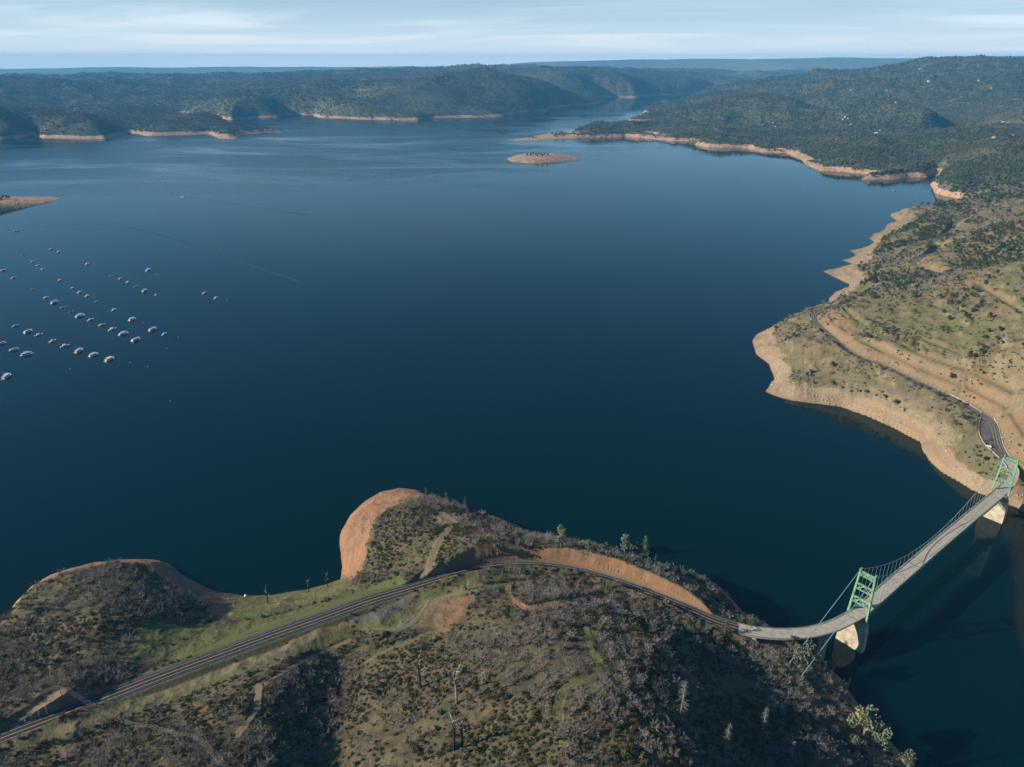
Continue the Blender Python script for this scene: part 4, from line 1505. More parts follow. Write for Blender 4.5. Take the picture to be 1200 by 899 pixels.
stand(657, 643, 617, 'gpine', 'tall pale grey green pine alone on the ridge right of the shaded road cut', wide=1.15)
stand(732, 650, 626, 'gpine', 'broad grey green pine on the ridge, left of the dark pointed conifer', wide=1.1)
stand(755, 651, 627, 'conifer', 'dark pointed conifer on the ridge over the orange bank', wide=1.2)
stand(741, 650, 635, 'goak', 'low round grey tree between the broad pine and the dark pointed conifer on the ridge')
stand(768, 657, 648, 'conifer', 'small bright green conifer at the right end of the ridge above the orange bank')
stand(689, 647, 632, 'gpine', 'dull grey pine midway along the ridge between the tall pale pine and the broad pine')
stand(710, 648, 636, 'gpine', 'slim grey pine just left of the broad pine on the ridge')
stand(499, 580, 571, 'gpine', 'small pine at the tip of the promontory beside the bare orange bank')
stand(523, 588, 577, 'gpine', 'small pine on the promontory skyline, second along from its tip')
stand(545, 592, 580, 'conifer', 'narrow pointed conifer on the promontory skyline')
stand(580, 614, 604, 'gpine', 'small pine on the promontory skyline above the shaded road cut')
stand(583, 651, 630, 'gpine', 'grey green pine standing against the black shade of the road cut', wide=.9)
stand(525, 667, 649, 'gpine', 'drooping grey pine on the left lip of the shaded road cut', wide=.8)
stand(533, 657, 643, 'conifer', 'thin dark conifer on the lip of the shaded road cut', wide=.9)
stand(880, 736, 719, 'conifer', 'dark conifer at the landward end of the bridge deck, on its water side', wide=1.6)
stand(849, 744, 726, 'conifer', 'broad green conifer below the road just before the bridge', wide=1.5)
stand(914, 753, 745, 'conifer', 'small dark conifer beneath the curved bridge approach', wide=1.3)
stand(927, 762, 746, 'gpine', 'grey green pine rising in front of the curved bridge approach', wide=1.3)
stand(946, 780, 756, 'goak', 'large round grey green tree beneath the bridge cables', wide=1.05)
stand(934, 776, 759, 'goak', 'smaller round grey green tree left of the large one beneath the bridge cables', wide=.9)
stand(969, 786, 776, 'goak', 'little green tree on the shore bank right of the bridge cables')
stand(1011, 864, 834, 'goak', 'largest round pale green tree on the dark shore slope at lower right', wide=1.0)
stand(1028, 878, 854, 'goak', 'middle round pale green tree on the dark shore slope, below the largest')
stand(1059, 901, 882, 'goak', 'lowest pale green tree by the water at the bottom right of the hill')
stand(1003, 876, 862, 'goak', 'small pale green tree left of the largest on the dark shore slope')
for px, py in [(604, 674), (589, 680), (614, 675), (623, 675), (659, 675), (683, 686), (690, 687), (707, 690), (710, 697), (718, 706), (730, 707), (751, 716), (764, 719), (777, 726), (787, 722), (806, 731), (818, 738), (563, 684), (545, 692)]:
    stand(px, py, py - random.uniform(10, 15), 'conifer', 'young green conifer in the scattered line along the lower edge of the road', 'young conifers beside the road', 1.15)
DEAD = [dead_conifer(500 + i) for i in range(2)]


def stand_dead(px, py, ty, parts, h0, name, label, group=None):
    x, y, z = hit(px, py)
    lo, hi = 1.0, 60.0
    for _ in range(30):
        m = (lo + hi) / 2
        lo, hi = (m, hi) if project(x, y, z + m)[1] > ty else (lo, m)
    plant(name, parts, (x, y, z - .3), lo / h0, label=label, group=group)


stand_dead(797, 842, 795, DEAD[0], 17.0, 'dead_conifer', 'tall bare dead conifer with orange lower trunk on the dark slope')
stand_dead(849, 884, 846, DEAD[1], 17.0, 'dead_conifer', 'bare grey dead conifer on the dark slope near the bottom of the photo')
stand_dead(893, 857, 828, DEAD[0], 17.0, 'dead_conifer', 'slim bare dead conifer nearest the shore on the dark slope')
SNAGS = [snag(520 + i, 12.0, i % 2 == 0) for i in range(4)]
for px, py, ty, k, lab in [(535, 824, 785, 0, 'bleached white branching snag in the middle of the hillside'), (493, 806, 770, 1, 'straight charred snag left of the white branching snag'),
                           (532, 880, 842, 1, 'thick charred snag, left of a pair low on the hillside'), (542, 876, 846, 3, 'leaning charred snag, right of a pair low on the hillside'),
                           (565, 803, 787, 2, 'short pale snag right of the white branching snag'), (620, 820, 805, 3, 'short dark snag among the grey trees of the upper hill'),
                           (314, 708, 690, 1, 'charred snag at the edge of the meadow below the road'), (362, 694, 679, 3, 'charred snag by the cove at the upper edge of the meadow'), (384, 688, 672, 1, 'thin charred snag by the water at the foot of the promontory'),
                           (927, 884, 868, 2, 'short pale snag low on the dark slope'), (663, 888, 873, 0, 'orange brown broken snag beside the grassy track')]:
    stand_dead(px, py, ty, SNAGS[k], 12.0, 'snag', lab)

# ------------------------------------------------------------------ plants of the dry hillside across the bridge
X, Y = jitter_grid(380, 2450, 560, 3300, 8.5)
Zg, ok = G_RIGHT.sample(G_RIGHT.h, X, Y)
ok &= (Zg > BARE + 1 + 3 * fbm(X, Y, 40, 3, 72)) & (np.hypot(X, Y) < 3330)
X, Y, Zg = X[ok], Y[ok], Zg[ok]
PX, PY = project(X, Y, Zg)
ok = (PX > 830) & (PX < 1290)
X, Y, Zg, PX, PY = X[ok], Y[ok], Zg[ok], PX[ok], PY[ok]
RZ = [([(880, 400), (960, 355), (980, 400), (990, 430), (960, 455), (900, 445)], .42), ([(905, 385), (975, 355), (970, 366), (930, 385), (905, 395)], 1.0),
      ([(930, 448), (945, 436), (985, 440), (985, 456), (940, 455)], .9), ([(1000, 430), (1030, 428), (1035, 445), (1000, 442)], .7), ([(1030, 452), (1110, 470), (1130, 520), (1060, 490)], .15),
      ([(990, 350), (1050, 330), (1130, 305), (1200, 280), (1300, 260), (1300, 300), (1200, 318), (1100, 340), (1060, 352), (1020, 350)], .55), ([(1045, 335), (1100, 322), (1200, 283), (1200, 300), (1110, 330), (1050, 342)], 1.0),
      ([(985, 345), (1010, 300), (1050, 245), (1100, 240), (1170, 238), (1140, 265), (1110, 280), (1090, 320), (1050, 330), (1000, 350)], .9), ([(1135, 275), (1200, 255), (1300, 230), (1300, 250), (1200, 272), (1150, 285)], .6),
      ([(1120, 360), (1180, 350), (1180, 380), (1150, 420), (1160, 430), (1140, 440), (1110, 410)], .65), ([(1050, 355), (1130, 345), (1130, 385), (1060, 395), (1030, 380)], .32), ([(1150, 350), (1300, 330), (1300, 500), (1170, 500)], .14),
      ([(1060, 340), (1140, 330), (1200, 320), (1140, 350)], .35), ([(1110, 515), (1140, 525), (1150, 545), (1130, 545)], .5), ([(1080, 195), (1300, 150), (1300, 235), (1110, 232)], .55)]
d = zone_value(PX, PY, RZ, .2, 1) * 1.8
d = d * np.clip(.7 + 2.6 * fbm(X, Y, 70, 3, 85), 0, 1.4)
cutv, _ = G_RIGHT.sample(mr_cut, X, Y)
d = d * (1 - .85 * np.clip(cutv * 1.5, 0, 1))
ok = (RNG.uniform(0, 1, X.shape) < d) & clear_of_tracks(X, Y, 2)
X, Y, Zg, PX, PY = X[ok], Y[ok], Zg[ok], PX[ok], PY[ok]
S = RNG.uniform(.6, 1.25, len(X))
ever = RNG.uniform(0, 1, len(X)) < np.clip(.34 + .9 * fbm(X, Y, 160, 2, 87), .08, .8)
D = np.sqrt(X * X + Y * Y + (H - Zg) ** 2)
order = np.argsort(np.where(in_frame(PX, PY, -2) & ever, D / S, 1e9))
solo = order[:min(280, int((in_frame(PX, PY, -2) & ever).sum()))]
for i in solo:
    plant('oak_tree', OAKS[RNG.integers(0, len(OAKS))], (X[i], Y[i], Zg[i] - .3), float(S[i]) * .95, label='dark green evergreen oak on the dry hillside across the bridge', group='evergreen oaks on the dry hillside')
rest = np.setdiff1d(np.arange(len(X)), solo)
e = rest[ever[rest]]
FARTREES = [crown_blob(600 + i, 4.2, 8.5, 1.0, M_OAK) for i in range(5)]
OAK_J = [joined('tree', p) for p in OAKS]
scatter('evergreen_woodland', X[e], Y[e], Zg[e], S[e] * .95, OAK_J, 'dark green evergreen woodland on the hillside and its gullies', 'woodland')
e = rest[~ever[rest]]
scatter('hillside_woodland', X[e], Y[e], Zg[e], S[e] * .95, LEAFLESS_J, 'grey leafless woodland scattered over the dry hillside across the bridge', 'woodland')
X, Y = jitter_grid(380, 1900, 560, 2300, 5.0)
Zg, ok = G_RIGHT.sample(G_RIGHT.h, X, Y)
ok &= (Zg > BARE + 1)
X, Y, Zg = X[ok], Y[ok], Zg[ok]
d = .28 * np.clip(.8 + 4 * fbm(X, Y, 50, 3, 88), 0, 2.6)
ok = (RNG.uniform(0, 1, X.shape) < d) & clear_of_tracks(X, Y, 1)
scatter('hillside_brush', X[ok], Y[ok], Zg[ok], RNG.uniform(.5, 1.5, ok.sum()), SHRUBS, 'low olive shrubs dotted over the dry hillside', 'brush')
print('hillside', len(X), len(S))

# ------------------------------------------------------------------ forests of the far hills
BLOBS = [crown_blob(700 + i, 5.0, 11.0, random.uniform(.8, 1.2)) for i in range(7)]


def far_forest(G, n, a0, a1, r0, r1, name, label, excl=None):
    a = RNG.uniform(R(a0), R(a1), n)
    r = np.exp(RNG.uniform(math.log(r0), math.log(r1), n))
    X, Y = r * np.sin(a), r * np.cos(a)
    Zg, ok = G.sample(G.h, X, Y)
    ok &= Zg > BARE - 6 + 22 * fbm(X, Y, 160, 4, 73)
    dn = .92 + .9 * fbm(X, Y, 420, 4, 89)
    ok &= RNG.uniform(0, 1, n) < dn
    X, Y, Zg, r = X[ok], Y[ok], Zg[ok], r[ok]
    s = RNG.uniform(.7, 1.35, len(X)) * np.clip(r / 6500, .8, 2.0) ** .8
    scatter(name, X, Y, Zg, s, BLOBS, label, 'forest', .5)
    print(name, len(X))


far_forest(G_RIGHT, 170000, -3, 48, 3330, 12400, 'right_forest', 'dark forest over the hills beyond the inlet on the right shore')
far_forest(G_LEFT, 260000, -48, 48, 4800, 20500, 'far_forest', 'dark forest over the far hills across the lake')
# the islet and the spit carry a few trees of their own
for i, (px, py) in enumerate([(618, 183), (622, 182.5), (625, 182), (628, 182.5), (631, 182), (634, 182.3), (638, 182), (642, 183), (630, 184), (636, 184)]):
    x, y, z = hit(px, py)
    o = plant('evergreen_tree', OAKS[i % 4], (x, y, z - .3), 1.6, label='small dark tree in the cluster on top of the islet', group='trees on the islet')
for i, (px, py) in enumerate([(-6, 234), (0, 233.5), (4, 233), (8, 233), (11, 233.5), (2, 236)]):
    x, y, z = hit(px, py)
    o = plant('evergreen_tree', OAKS[i % 4], (x, y, z - .3), 1.5, label='dark tree in the clump on the spit at the left edge', group='trees on the left spit')

# boulders and broken rock along the bare belts
M_ROCK = plain('pale shore rock', (.36, .27, .18), .95, .3, .5, .1, 0, .25)


def rock(seed):
    r = random.Random(seed)
    bm = bmesh.new()
    bmesh.ops.create_icosphere(bm, subdivisions=2, radius=1)
    for v in bm.verts:
        k = 1 + r.gauss(0, .13)
        v.co = Vector((v.co.x * k * 1.2, v.co.y * k, v.co.z * k * .75))
    me = bpy.data.meshes.new('rock')
    bm.to_mesh(me)
    bm.free()
    me.materials.append(M_ROCK)
    return me


ROCKS = [rock(800 + i) for i in range(5)]
for nm, G, box, step, lab in [('shore_rock', G_RIGHT, (380, 1500, 560, 1900), 4.2, 'pale boulders and broken rock along the bare bluffs across the bridge'),
                              ('bank_rock', G_NEAR, (-560, 400, 300, 860), 4.0, 'reddish stones lying on the bare banks of the foreground shore')]:
    X, Y = jitter_grid(*box, step)
    Zg, ok = G.sample(G.h, X, Y)
    ok &= (Zg > .4) & (Zg < BARE + 3)
    X, Y, Zg = X[ok], Y[ok], Zg[ok]
    d = np.clip(.12 + 1.1 * fbm(X, Y, 30, 3, 97), .01, .7) * (1.6 if G is G_RIGHT else .35)
    ok = RNG.uniform(0, 1, X.shape) < d
    S = .35 + 1.5 * RNG.uniform(0, 1, ok.sum()) ** 3 * (1 if G is G_RIGHT else .5)
    scatter(nm, X[ok], Y[ok], Zg[ok], S, ROCKS, lab, 'rocks', .1)

# ------------------------------------------------------------------ roads
M_ASPH = plain('dark asphalt', (.032, .032, .037), .85, .25, .25, .25)
M_ASPH2 = plain('weathered asphalt', (.10, .095, .09), .9, .2, .2, .2)
M_WHITE = plain('white road paint', (.56, .55, .53), .7, .2, .8)
M_YELLOW = plain('yellow road paint', (.62, .36, .045), .7, .12, .8)
M_CONC = plain('pale concrete', (.40, .36, .31), .85, .16, .22, .2)
M_PIER = plain('cream concrete', (.46, .38, .27), .85, .24, .16, .2)
M_GREEN = plain('light green painted steel', (.19, .34, .20), .5, .26, .22, .4)
M_CABLE = plain('blue green painted cable', (.20, .30, .28), .55, .1, .3, .4)
M_STEEL = plain('galvanised steel', (.42, .42, .42), .5, .15, .4, .5, .6)
M_DARK = plain('dark steel', (.09, .10, .10), .7, .2, .3)


def offs(P, k):
    """left-hand offsets of a polyline (k metres to the right)"""
    P = np.asarray(P, float)
    T = np.gradient(P[:, :2], axis=0)
    T /= np.linalg.norm(T, axis=1)[:, None]
    Q = P.copy()
    Q[:, 0] += T[:, 1] * k
    Q[:, 1] -= T[:, 0] * k
    return Q


def strip(mb, P, profile, mi=0, closed=True):
    """sweep a cross profile [(offset, height), ...] along a polyline"""
    rows = [offs(P, o) + np.array([0, 0, h]) for o, h in profile]
    n, m = len(P), len(profile)
    vs = [tuple(rows[j][i]) for i in range(n) for j in range(m)]
    fs = []
    for i in range(n - 1):
        for j in range(m if closed else m - 1):
            j2 = (j + 1) % m
            fs.append((i * m + j, i * m + j2, (i + 1) * m + j2, (i + 1) * m + j))
    if closed:
        fs.append(tuple(range(m)))
        fs.append(tuple(reversed(range((n - 1) * m, n * m))))
    mb.add(vs, fs, mi)


def paint(mb, P, k, w, h, mi):
    strip(mb, P, [(k - w / 2, h), (k + w / 2, h)], mi, closed=False)


def road(name, P, half, mat, lanes, dbl=True):
    mb = MB()
    strip(mb, P, [(-half, .22), (half, .22), (half + .6, -.6), (-half - .6, -.6)])
    tag(mb.build(name, mat), kind='structure')
    mb = MB()
    for s in (-1, 1):
        paint(mb, P, s * lanes, .24, .235, 0)
        paint(mb, P, s * .24, .24, .235, 1)
    tag(mb.build('road_marking', [M_WHITE, M_YELLOW]), kind='structure')


P_NEAR = ROAD_NEAR
road('road', P_NEAR, 5.4, M_ASPH, 3.75)
road('road', ROAD_RIGHT, 4.6, M_ASPH2, 3.4)
road('road', ROAD_FAR, 4.4, M_ASPH2, 3.3)
# paler worn shoulders along the near road
mb = MB()
for s in (-1, 1):
    strip(mb, P_NEAR, [(s * 5.42, .2), (s * 6.3, .16), (s * 6.5, -.5), (s * 5.44, -.5)])
tag(mb.build('road_shoulder', plain('shoulder chippings', (.085, .08, .075), .9, .3, .4)), kind='structure')

# ------------------------------------------------------------------ suspension bridge
br = tag(empty('suspension_bridge', (T1.x, T1.y, 0)), 'long suspension bridge with two light green steel towers over the lake', 'bridge')
BI = Matrix.Translation((-T1.x, -T1.y, 0))


def bpart(mb, name, mats, parent=None, smooth=False):
    me = mb.mesh(name, mats, smooth)
    me.transform(BI)
    return mesh_obj(name, me, parent or br)


def bp(base, s, k, z):
    """s metres along the bridge from a tower, k to the right, at height z"""
    return base + AX * s + NX * k + Vector((0, 0, z - base.z))


SPAN = (T2 - T1).length
path_main = np.array([tuple(T1 + AX * (SPAN * i / 60) + Vector((0, 0, 2.2 * math.sin(PI * i / 60)))) for i in range(61)])
path_all = np.vstack([APPROACH[:-1], path_main, APPROACH2[1:]])
path_all = resample(path_all, 4.0)
HW = 6.4
mb = MB()
strip(mb, path_all, [(-HW, .1), (HW, .1), (HW, -.9), (4.6, -1.0), (4.2, -2.4), (-4.2, -2.4), (-4.6, -1.0), (-HW, -.9)])
bpart(mb, 'deck', M_CONC)
for s in (-1, 1):
    mb = MB()
    strip(mb, path_all, [(s * 5.15, .1), (s * 5.25, .42), (s * HW, .42), (s * HW, .1)])
    bpart(mb, 'sidewalk', M_PIER)
    mb = MB()
    strip(mb, path_all, [(s * 6.25, 1.15), (s * 6.4, 1.15), (s * 6.4, 1.42), (s * 6.25, 1.42)])
    strip(mb, path_all, [(s * 6.28, .78), (s * 6.36, .78), (s * 6.36, .9), (s * 6.28, .9)])
    Pp = offs(path_all, s * 6.32)
    for i in range(0, len(Pp)):
        mb.box((Pp[i][0], Pp[i][1], Pp[i][2] + .8), (.16, .16, 1.25))
    bpart(mb, 'railing', M_STEEL)
mb = MB()
paint(mb, path_all, .2, .16, .112, 0)
paint(mb, path_all, -.2, .16, .112, 0)
paint(mb, path_all, 3.9, .14, .112, 1)
paint(mb, path_all, -3.9, .14, .112, 1)
bpart(mb, 'lane_line', [M_YELLOW, M_WHITE])
# joints across the deck
for base, s in ((T1, -9), (T1, 4), (T1, SPAN / 3), (T1, SPAN * 2 / 3), (T2, -4), (T2, 3.5)):
    mb = MB()
    z = 37 + (2.2 * math.sin(PI * s / SPAN) if base is T1 and s > 0 else (2.2 * math.sin(PI * -s / SPAN) if base is T2 and s < 0 else 0))
    a = 0 if s > 0 or base is T2 else .12
    q = [bp(base, s - .3, -5.1, z + .13), bp(base, s + .3, -5.1, z + .13), bp(base, s + .3, 5.1, z + .13), bp(base, s - .3, 5.1, z + .13)]
    mb.hexa([p - Vector((0, 0, .15)) for p in q] + q)
    bpart(mb, 'deck_joint', M_DARK)
# stiffening trusses under the edges of the main span
npan = 44
for k in (-6.0, 6.0):
    mb = MB()
    def cz(i):
        return 37 + 2.2 * math.sin(PI * i / npan)
    for i in range(npan):
        a, b = SPAN * i / npan, SPAN * (i + 1) / npan
        mb.bar(bp(T1, a, k, cz(i) - 1.2), bp(T1, b, k, cz(i + 1) - 1.2), .5, .5)
        mb.bar(bp(T1, a, k, cz(i) - 4.2), bp(T1, b, k, cz(i + 1) - 4.2), .5, .5)
        mb.bar(bp(T1, a, k, cz(i) - 1.2), bp(T1, a, k, cz(i) - 4.2), .3, .3, up=tuple(AX))
        m_ = (a + b) / 2
        mb.bar(bp(T1, a, k, cz(i) - 4.2), bp(T1, m_, k, cz(i + .5) - 1.3), .28, .28)
        mb.bar(bp(T1, m_, k, cz(i + .5) - 1.3), bp(T1, b, k, cz(i + 1) - 4.2), .28, .28)
    bpart(mb, 'stiffening_truss', M_GREEN)
mb = MB()
for i in range(npan + 1):
    a = SPAN * i / npan
    mb.bar(bp(T1, a, -6, 37 + 2.2 * math.sin(PI * i / npan) - 4.2), bp(T1, a, 6, 37 + 2.2 * math.sin(PI * i / npan) - 4.2), .35, .35)
bpart(mb, 'floor_beam', M_GREEN)

TOPZ, BASEZ = 84.0, 29.0


def kz(z):
    """half distance between the tower legs at height z"""
    return 9.0 - 2.2 * (z - BASEZ) / (TOPZ - BASEZ)


for base in (T1, T2):
    # portal beam over the top is the tower's own mesh; legs and braces hang below it
    mb = MB()
    for z, hh in ((82.6, 1.0), (78.6, 1.0)):
        mb.bar(bp(base, 0, -kz(z) + .9, z), bp(base, 0, kz(z) - .9, z), 1.7, hh)
    for i in range(6):
        t0, t1 = -1 + 2 * i / 6, -1 + 2 * (i + 1) / 6
        w_ = kz(80) - .9
        za, zb = (79.1, 82.1) if i % 2 == 0 else (82.1, 79.1)
        mb.bar(bp(base, 0, t0 * w_, za), bp(base, 0, t1 * w_, zb), 1.3, .7)
        if i:
            mb.bar(bp(base, 0, t0 * w_, 79.1), bp(base, 0, t0 * w_, 82.1), 1.3, .5, up=tuple(NX))
    tw = bpart(mb, 'tower', M_GREEN)
    for s in (-1, 1):
        mb = MB()
        mb.bar(bp(base, 0, s * kz(BASEZ), BASEZ), bp(base, 0, s * kz(TOPZ), TOPZ), 1.9, 2.3, up=tuple(AX), w2=1.6, h2=1.9)
        mb.bar(bp(base, -1.4, s * kz(BASEZ), BASEZ + .5), bp(base, 1.4, s * kz(BASEZ), BASEZ + .5), 2.8, 1.2)
        mb.bar(bp(base, -1.6, s * kz(TOPZ), TOPZ + .6), bp(base, 1.6, s * kz(TOPZ), TOPZ + .6), 1.6, 1.2)
        bpart(mb, 'leg', M_GREEN, tw)
    for zt in (69.0, 54.0):
        zb = zt - 6.0
        mb = MB()
        mb.bar(bp(base, 0, -kz(zt) + .9, zt), bp(base, 0, kz(zt) - .9, zt), 1.4, 1.1)
        mb.bar(bp(base, 0, -kz(zb) + .9, zb), bp(base, 0, kz(zb) - .9, zb), 1.2, .9)
        for s in (-1, 1):
            mb.bar(bp(base, 0, s * (kz(zb) - 1.2), zb + .3), bp(base, 0, 0, zt - .5), 1.0, .8)
            mb.bar(bp(base, 0, s * (kz(zt) - 1.2), zt - .4), bp(base, 0, s * 2.5, zb + .3), .9, .6)
        bpart(mb, 'cross_brace', M_GREEN, tw)
    # strut below the deck
    mb = MB()
    mb.bar(bp(base, 0, -8.2, 30.6), bp(base, 0, 8.2, 30.6), 1.6, 2.2)
    bpart(mb, 'lower_strut', M_GREEN, tw)
    # pier
    mb = MB()
    prof = [(-13.0, -14), (13.0, -14), (12.4, 10), (11.6, 22), (9.8, 29), (-9.8, 29), (-11.6, 22), (-12.4, 10)]
    poly = [bp(base, 0, k, z) for k, z in prof]
    mb.prism(poly, tuple(AX * -3.6), tuple(AX * 3.6))
    mb.bar(bp(base, 0, -10.4, 28.6), bp(base, 0, 10.4, 28.6), 8.4, 1.0)
    bpart(mb, 'pier', M_PIER)
# columns of the two approaches
i0 = int(np.argmin(np.abs(project(APPROACH[:, 0], APPROACH[:, 1], APPROACH[:, 2])[0] - 969)))
for P, i in ((APPROACH, i0), (APPROACH2, 4)):
    c = Vector(P[i])
    t = (Vector(P[i + 1]) - Vector(P[i - 1])).normalized()
    n = Vector((t.y, -t.x, 0))
    g = float(ground(c.x, c.y))
    mb = MB()
    prof = [(-5.4, 33.6), (-4.6, 30.5), (-3.2, 27), (-3.0, min(g, 0) - 6), (3.0, min(g, 0) - 6), (3.2, 27), (4.6, 30.5), (5.4, 33.6)]
    mb.prism([c + n * k + Vector((0, 0, z - c.z)) for k, z in prof], tuple(t * -2.2), tuple(t * 2.2))
    bpart(mb, 'approach_pier', M_PIER)
# abutments
for P, i, d in ((APPROACH, 3, 1), (APPROACH2, len(APPROACH2) - 4, -1)):
    c = Vector(P[i])
    t = (Vector(P[i + 1]) - Vector(P[i - 1])).normalized()
    n = Vector((t.y, -t.x, 0))
    mb = MB()
    mb.bar(c - n * 6.2 + Vector((0, 0, -6.2)), c + n * 6.2 + Vector((0, 0, -6.2)), 6.0, 7.4)
    bpart(mb, 'abutment', M_CONC)
# main cables, backstays and hangers
SAG = 41.0
for k in (-1, 1):
    pts = []
    kt = kz(TOPZ)
    for base, sgn in ((T1, -1),):
        for s in range(150, 0, -6):
            z = TOPZ + .9 - .505 * s
            p = bp(base, -s, k * kt, z)
            if z > float(ground(p.x, p.y)) - 3:
                pts.append(p)
    first = pts[0]
    for i in range(0, 61):
        t = i / 60
        z = TOPZ + .9 - SAG * 4 * t * (1 - t)
        pts.append(bp(T1, SPAN * t, k * kt, z))
    far = []
    for s in range(6, 150, 6):
        z = TOPZ + .9 - .505 * s
        p = bp(T2, s, k * kt, z)
        far.append(p)
        if z < float(ground(p.x, p.y)) - 3:
            break
    pts += far
    mb = MB()
    mb.tube(pts, .30, 6)
    bpart(mb, 'main_cable', M_CABLE, smooth=True)
    for p in (first, far[-1]):
        mb = MB()
        g = float(ground(p.x, p.y))
        mb.box((p.x, p.y, g - 1.2), (4.4, 4.4, 5.4), math.atan2(AX.y, AX.x), 0, .8)
        bpart(mb, 'anchor_block', M_ASPH2)
    nh = 36
    for i in range(1, nh):
        t = i / nh
        zc_ = TOPZ + .9 - SAG * 4 * t * (1 - t)
        zd = 37 + 2.2 * math.sin(PI * t)
        mb = MB()
        a, b = bp(T1, SPAN * t, k * kt, zc_), bp(T1, SPAN * t, k * 6.3, zd + .2)
        if (a - b).length > .6:
            mb.tube([b, a], .11, 4)
            bpart(mb, 'hanger', M_CABLE)

# ------------------------------------------------------------------ roadside things


def guardrail(pts_px, label, wall=False, P=None):
    P = np.array(hits(pts_px)) if P is None else P
    P = resample(catmull(P, 3), 3)
    P[:, 2] = ground(P[:, 0], P[:, 1])
    k = np.ones(5) / 5
    zz = np.concatenate([[P[0, 2]] * 2, P[:, 2], [P[-1, 2]] * 2])
    P[:, 2] = np.convolve(zz, k, 'valid')
    r = tag(empty('guardrail', tuple(P[0])), label, 'guardrail')
    off = Matrix.Translation(-Vector(P[0]))
    mb = MB()
    strip(mb, P, [(-.16, .5), (.02, .5), (.16, .66), (.02, .85), (-.16, .85)] if not wall else [(-.3, -.6), (.3, -.6), (.16, 1.05), (-.16, 1.05)])
    me = mb.mesh('rail', M_STEEL if not wall else M_CONC)
    me.transform(off)
    mesh_obj('rail', me, r)
    if not wall:
        mb = MB()
        for i in range(0, len(P), 1):
            mb.box((P[i][0], P[i][1], P[i][2] + .2), (.2, .2, 1.2))
        me = mb.mesh('posts', M_DARK)
        me.transform(off)
        tag(mesh_obj('posts', me, r), kind='stuff')
    return r


guardrail([(813, 680), (818, 687), (826, 696), (838, 706), (850, 715), (860, 723), (874, 735)], 'thin pale guardrail curving down the shaded shore to the bridge end')
guardrail([(1112, 462), (1128, 470), (1143, 479), (1150, 484)], 'low concrete barrier along the outer edge of the hillside road above the turnout', True)
guardrail([(1149, 490), (1147, 500), (1148, 510), (1153, 520), (1161, 528), (1171, 537)], 'curved concrete barrier round the lake side of the turnout with the white car', True)
guardrail([(1165, 489), (1170, 500), (1173, 512), (1177, 525), (1187, 541)], 'concrete barrier on the hill side of the bend above the bridge', True)
guardrail([(951, 376), (949, 370), (952, 364), (962, 360), (975, 357)], 'dark wall round the outside of the hairpin bend on the far hillside', True)


def sign_post(px, py, label, s=1.0):
    x, y, z = hit(px, py)
    r = tag(empty('road_sign', (x, y, z), s=s), label, 'road sign', 'yellow road signs')
    mb = MB()
    mb.box((0, 0, 1.3), (.12, .12, 3.0))
    mb.build('post', M_DARK, r)
    mb = MB()
    q = [(0, -.04, -.95), (.95, -.04, 0), (0, -.04, .95), (-.95, -.04, 0)]
    mb.prism([(a, b, c + 3.0) for a, b, c in q], (0, 0, 0), (0, .06, 0))
    mb.build('plate', M_SIGN, r)
    r.rotation_euler = (0, 0, math.atan2(-x, y) * .5)


M_SIGN = plain('yellow sign', (.80, .48, .02), .6, .05, 1.0)
sign_post(597, 661, 'yellow diamond road sign at the apex of the bend below the shaded cut')
sign_post(400, 736, 'yellow diamond road sign on the straight by the gravel pullout')
sign_post(1173, 516, 'yellow diamond road sign beside the bend opposite the white car', 1.4)
sign_post(1168, 498, 'yellow diamond road sign higher up the road above the turnout', 1.2)

M_WOOD = plain('weathered pole wood', (.16, .115, .085), .9, .3, .5)
M_WIRE = plain('aluminium wire', (.5, .47, .4), .5, .1, .5, .4)
POLES = []
for px, py, ty, lab in [(73, 816, 800, 'wooden utility pole on the dirt bank above the road'), (142, 858, 842, 'wooden utility pole below the road, the left of two standing close'),
                        (183, 869, 848, 'wooden utility pole below the road, the right of two standing close'), (235, 880, 856, 'wooden utility pole with wires near the bottom edge of the photo')]:
    x, y, z = hit(px, py)
    lo, hi = 3.0, 40.0
    for _ in range(25):
        m_ = (lo + hi) / 2
        lo, hi = (m_, hi) if project(x, y, z + m_)[1] > ty else (lo, m_)
    h = min(lo, 15)
    r = tag(empty('utility_pole', (x, y, z), R(35)), lab, 'utility pole')
    mb = MB()
    mb.tube([(0, 0, -1), (0, 0, h)], [.26, .17], 8)
    mb.build('pole', M_WOOD, r)
    mb = MB()
    mb.box((0, .15, h - .8), (3.2, .16, .2))
    ca = mb.build('crossarm', M_WOOD, r)
    for k in (-1.4, 0, 1.4):
        mb = MB()
        mb.lathe([(.06, 0), (.12, .1), (.07, .2), (.11, .3), (.03, .36)], 8, (k, .15, h - .7))
        mb.build('insulator', M_CONC, ca)
    POLES.append((Vector((x, y, z + h - .35)), R(35)))
for a, b, lab in [(0, 1, 'three thin wires crossing the road between the bank pole and the paired poles'), (1, 2, 'short run of wires between the paired utility poles'), (2, 3, 'wires between the paired poles and the pole near the bottom edge'), (3, None, 'wires running down to the bottom edge of the photo')]:
    A_ = POLES[a][0]
    B_ = POLES[b][0] if b is not None else Vector(at_z(330, 965, A_.z + 8))
    u = Vector((math.cos(R(35)), math.sin(R(35)), 0))
    mb = MB()
    for k in (-1.4, 0, 1.4):
        n = 14
        mb.tube([A_.lerp(B_, i / n) + u * k - Vector((0, 0, 1.6 * 4 * (i / n) * (1 - i / n))) for i in range(n + 1)], .022, 4)
    tag(mb.build('power_line', M_WIRE), lab, 'power line')

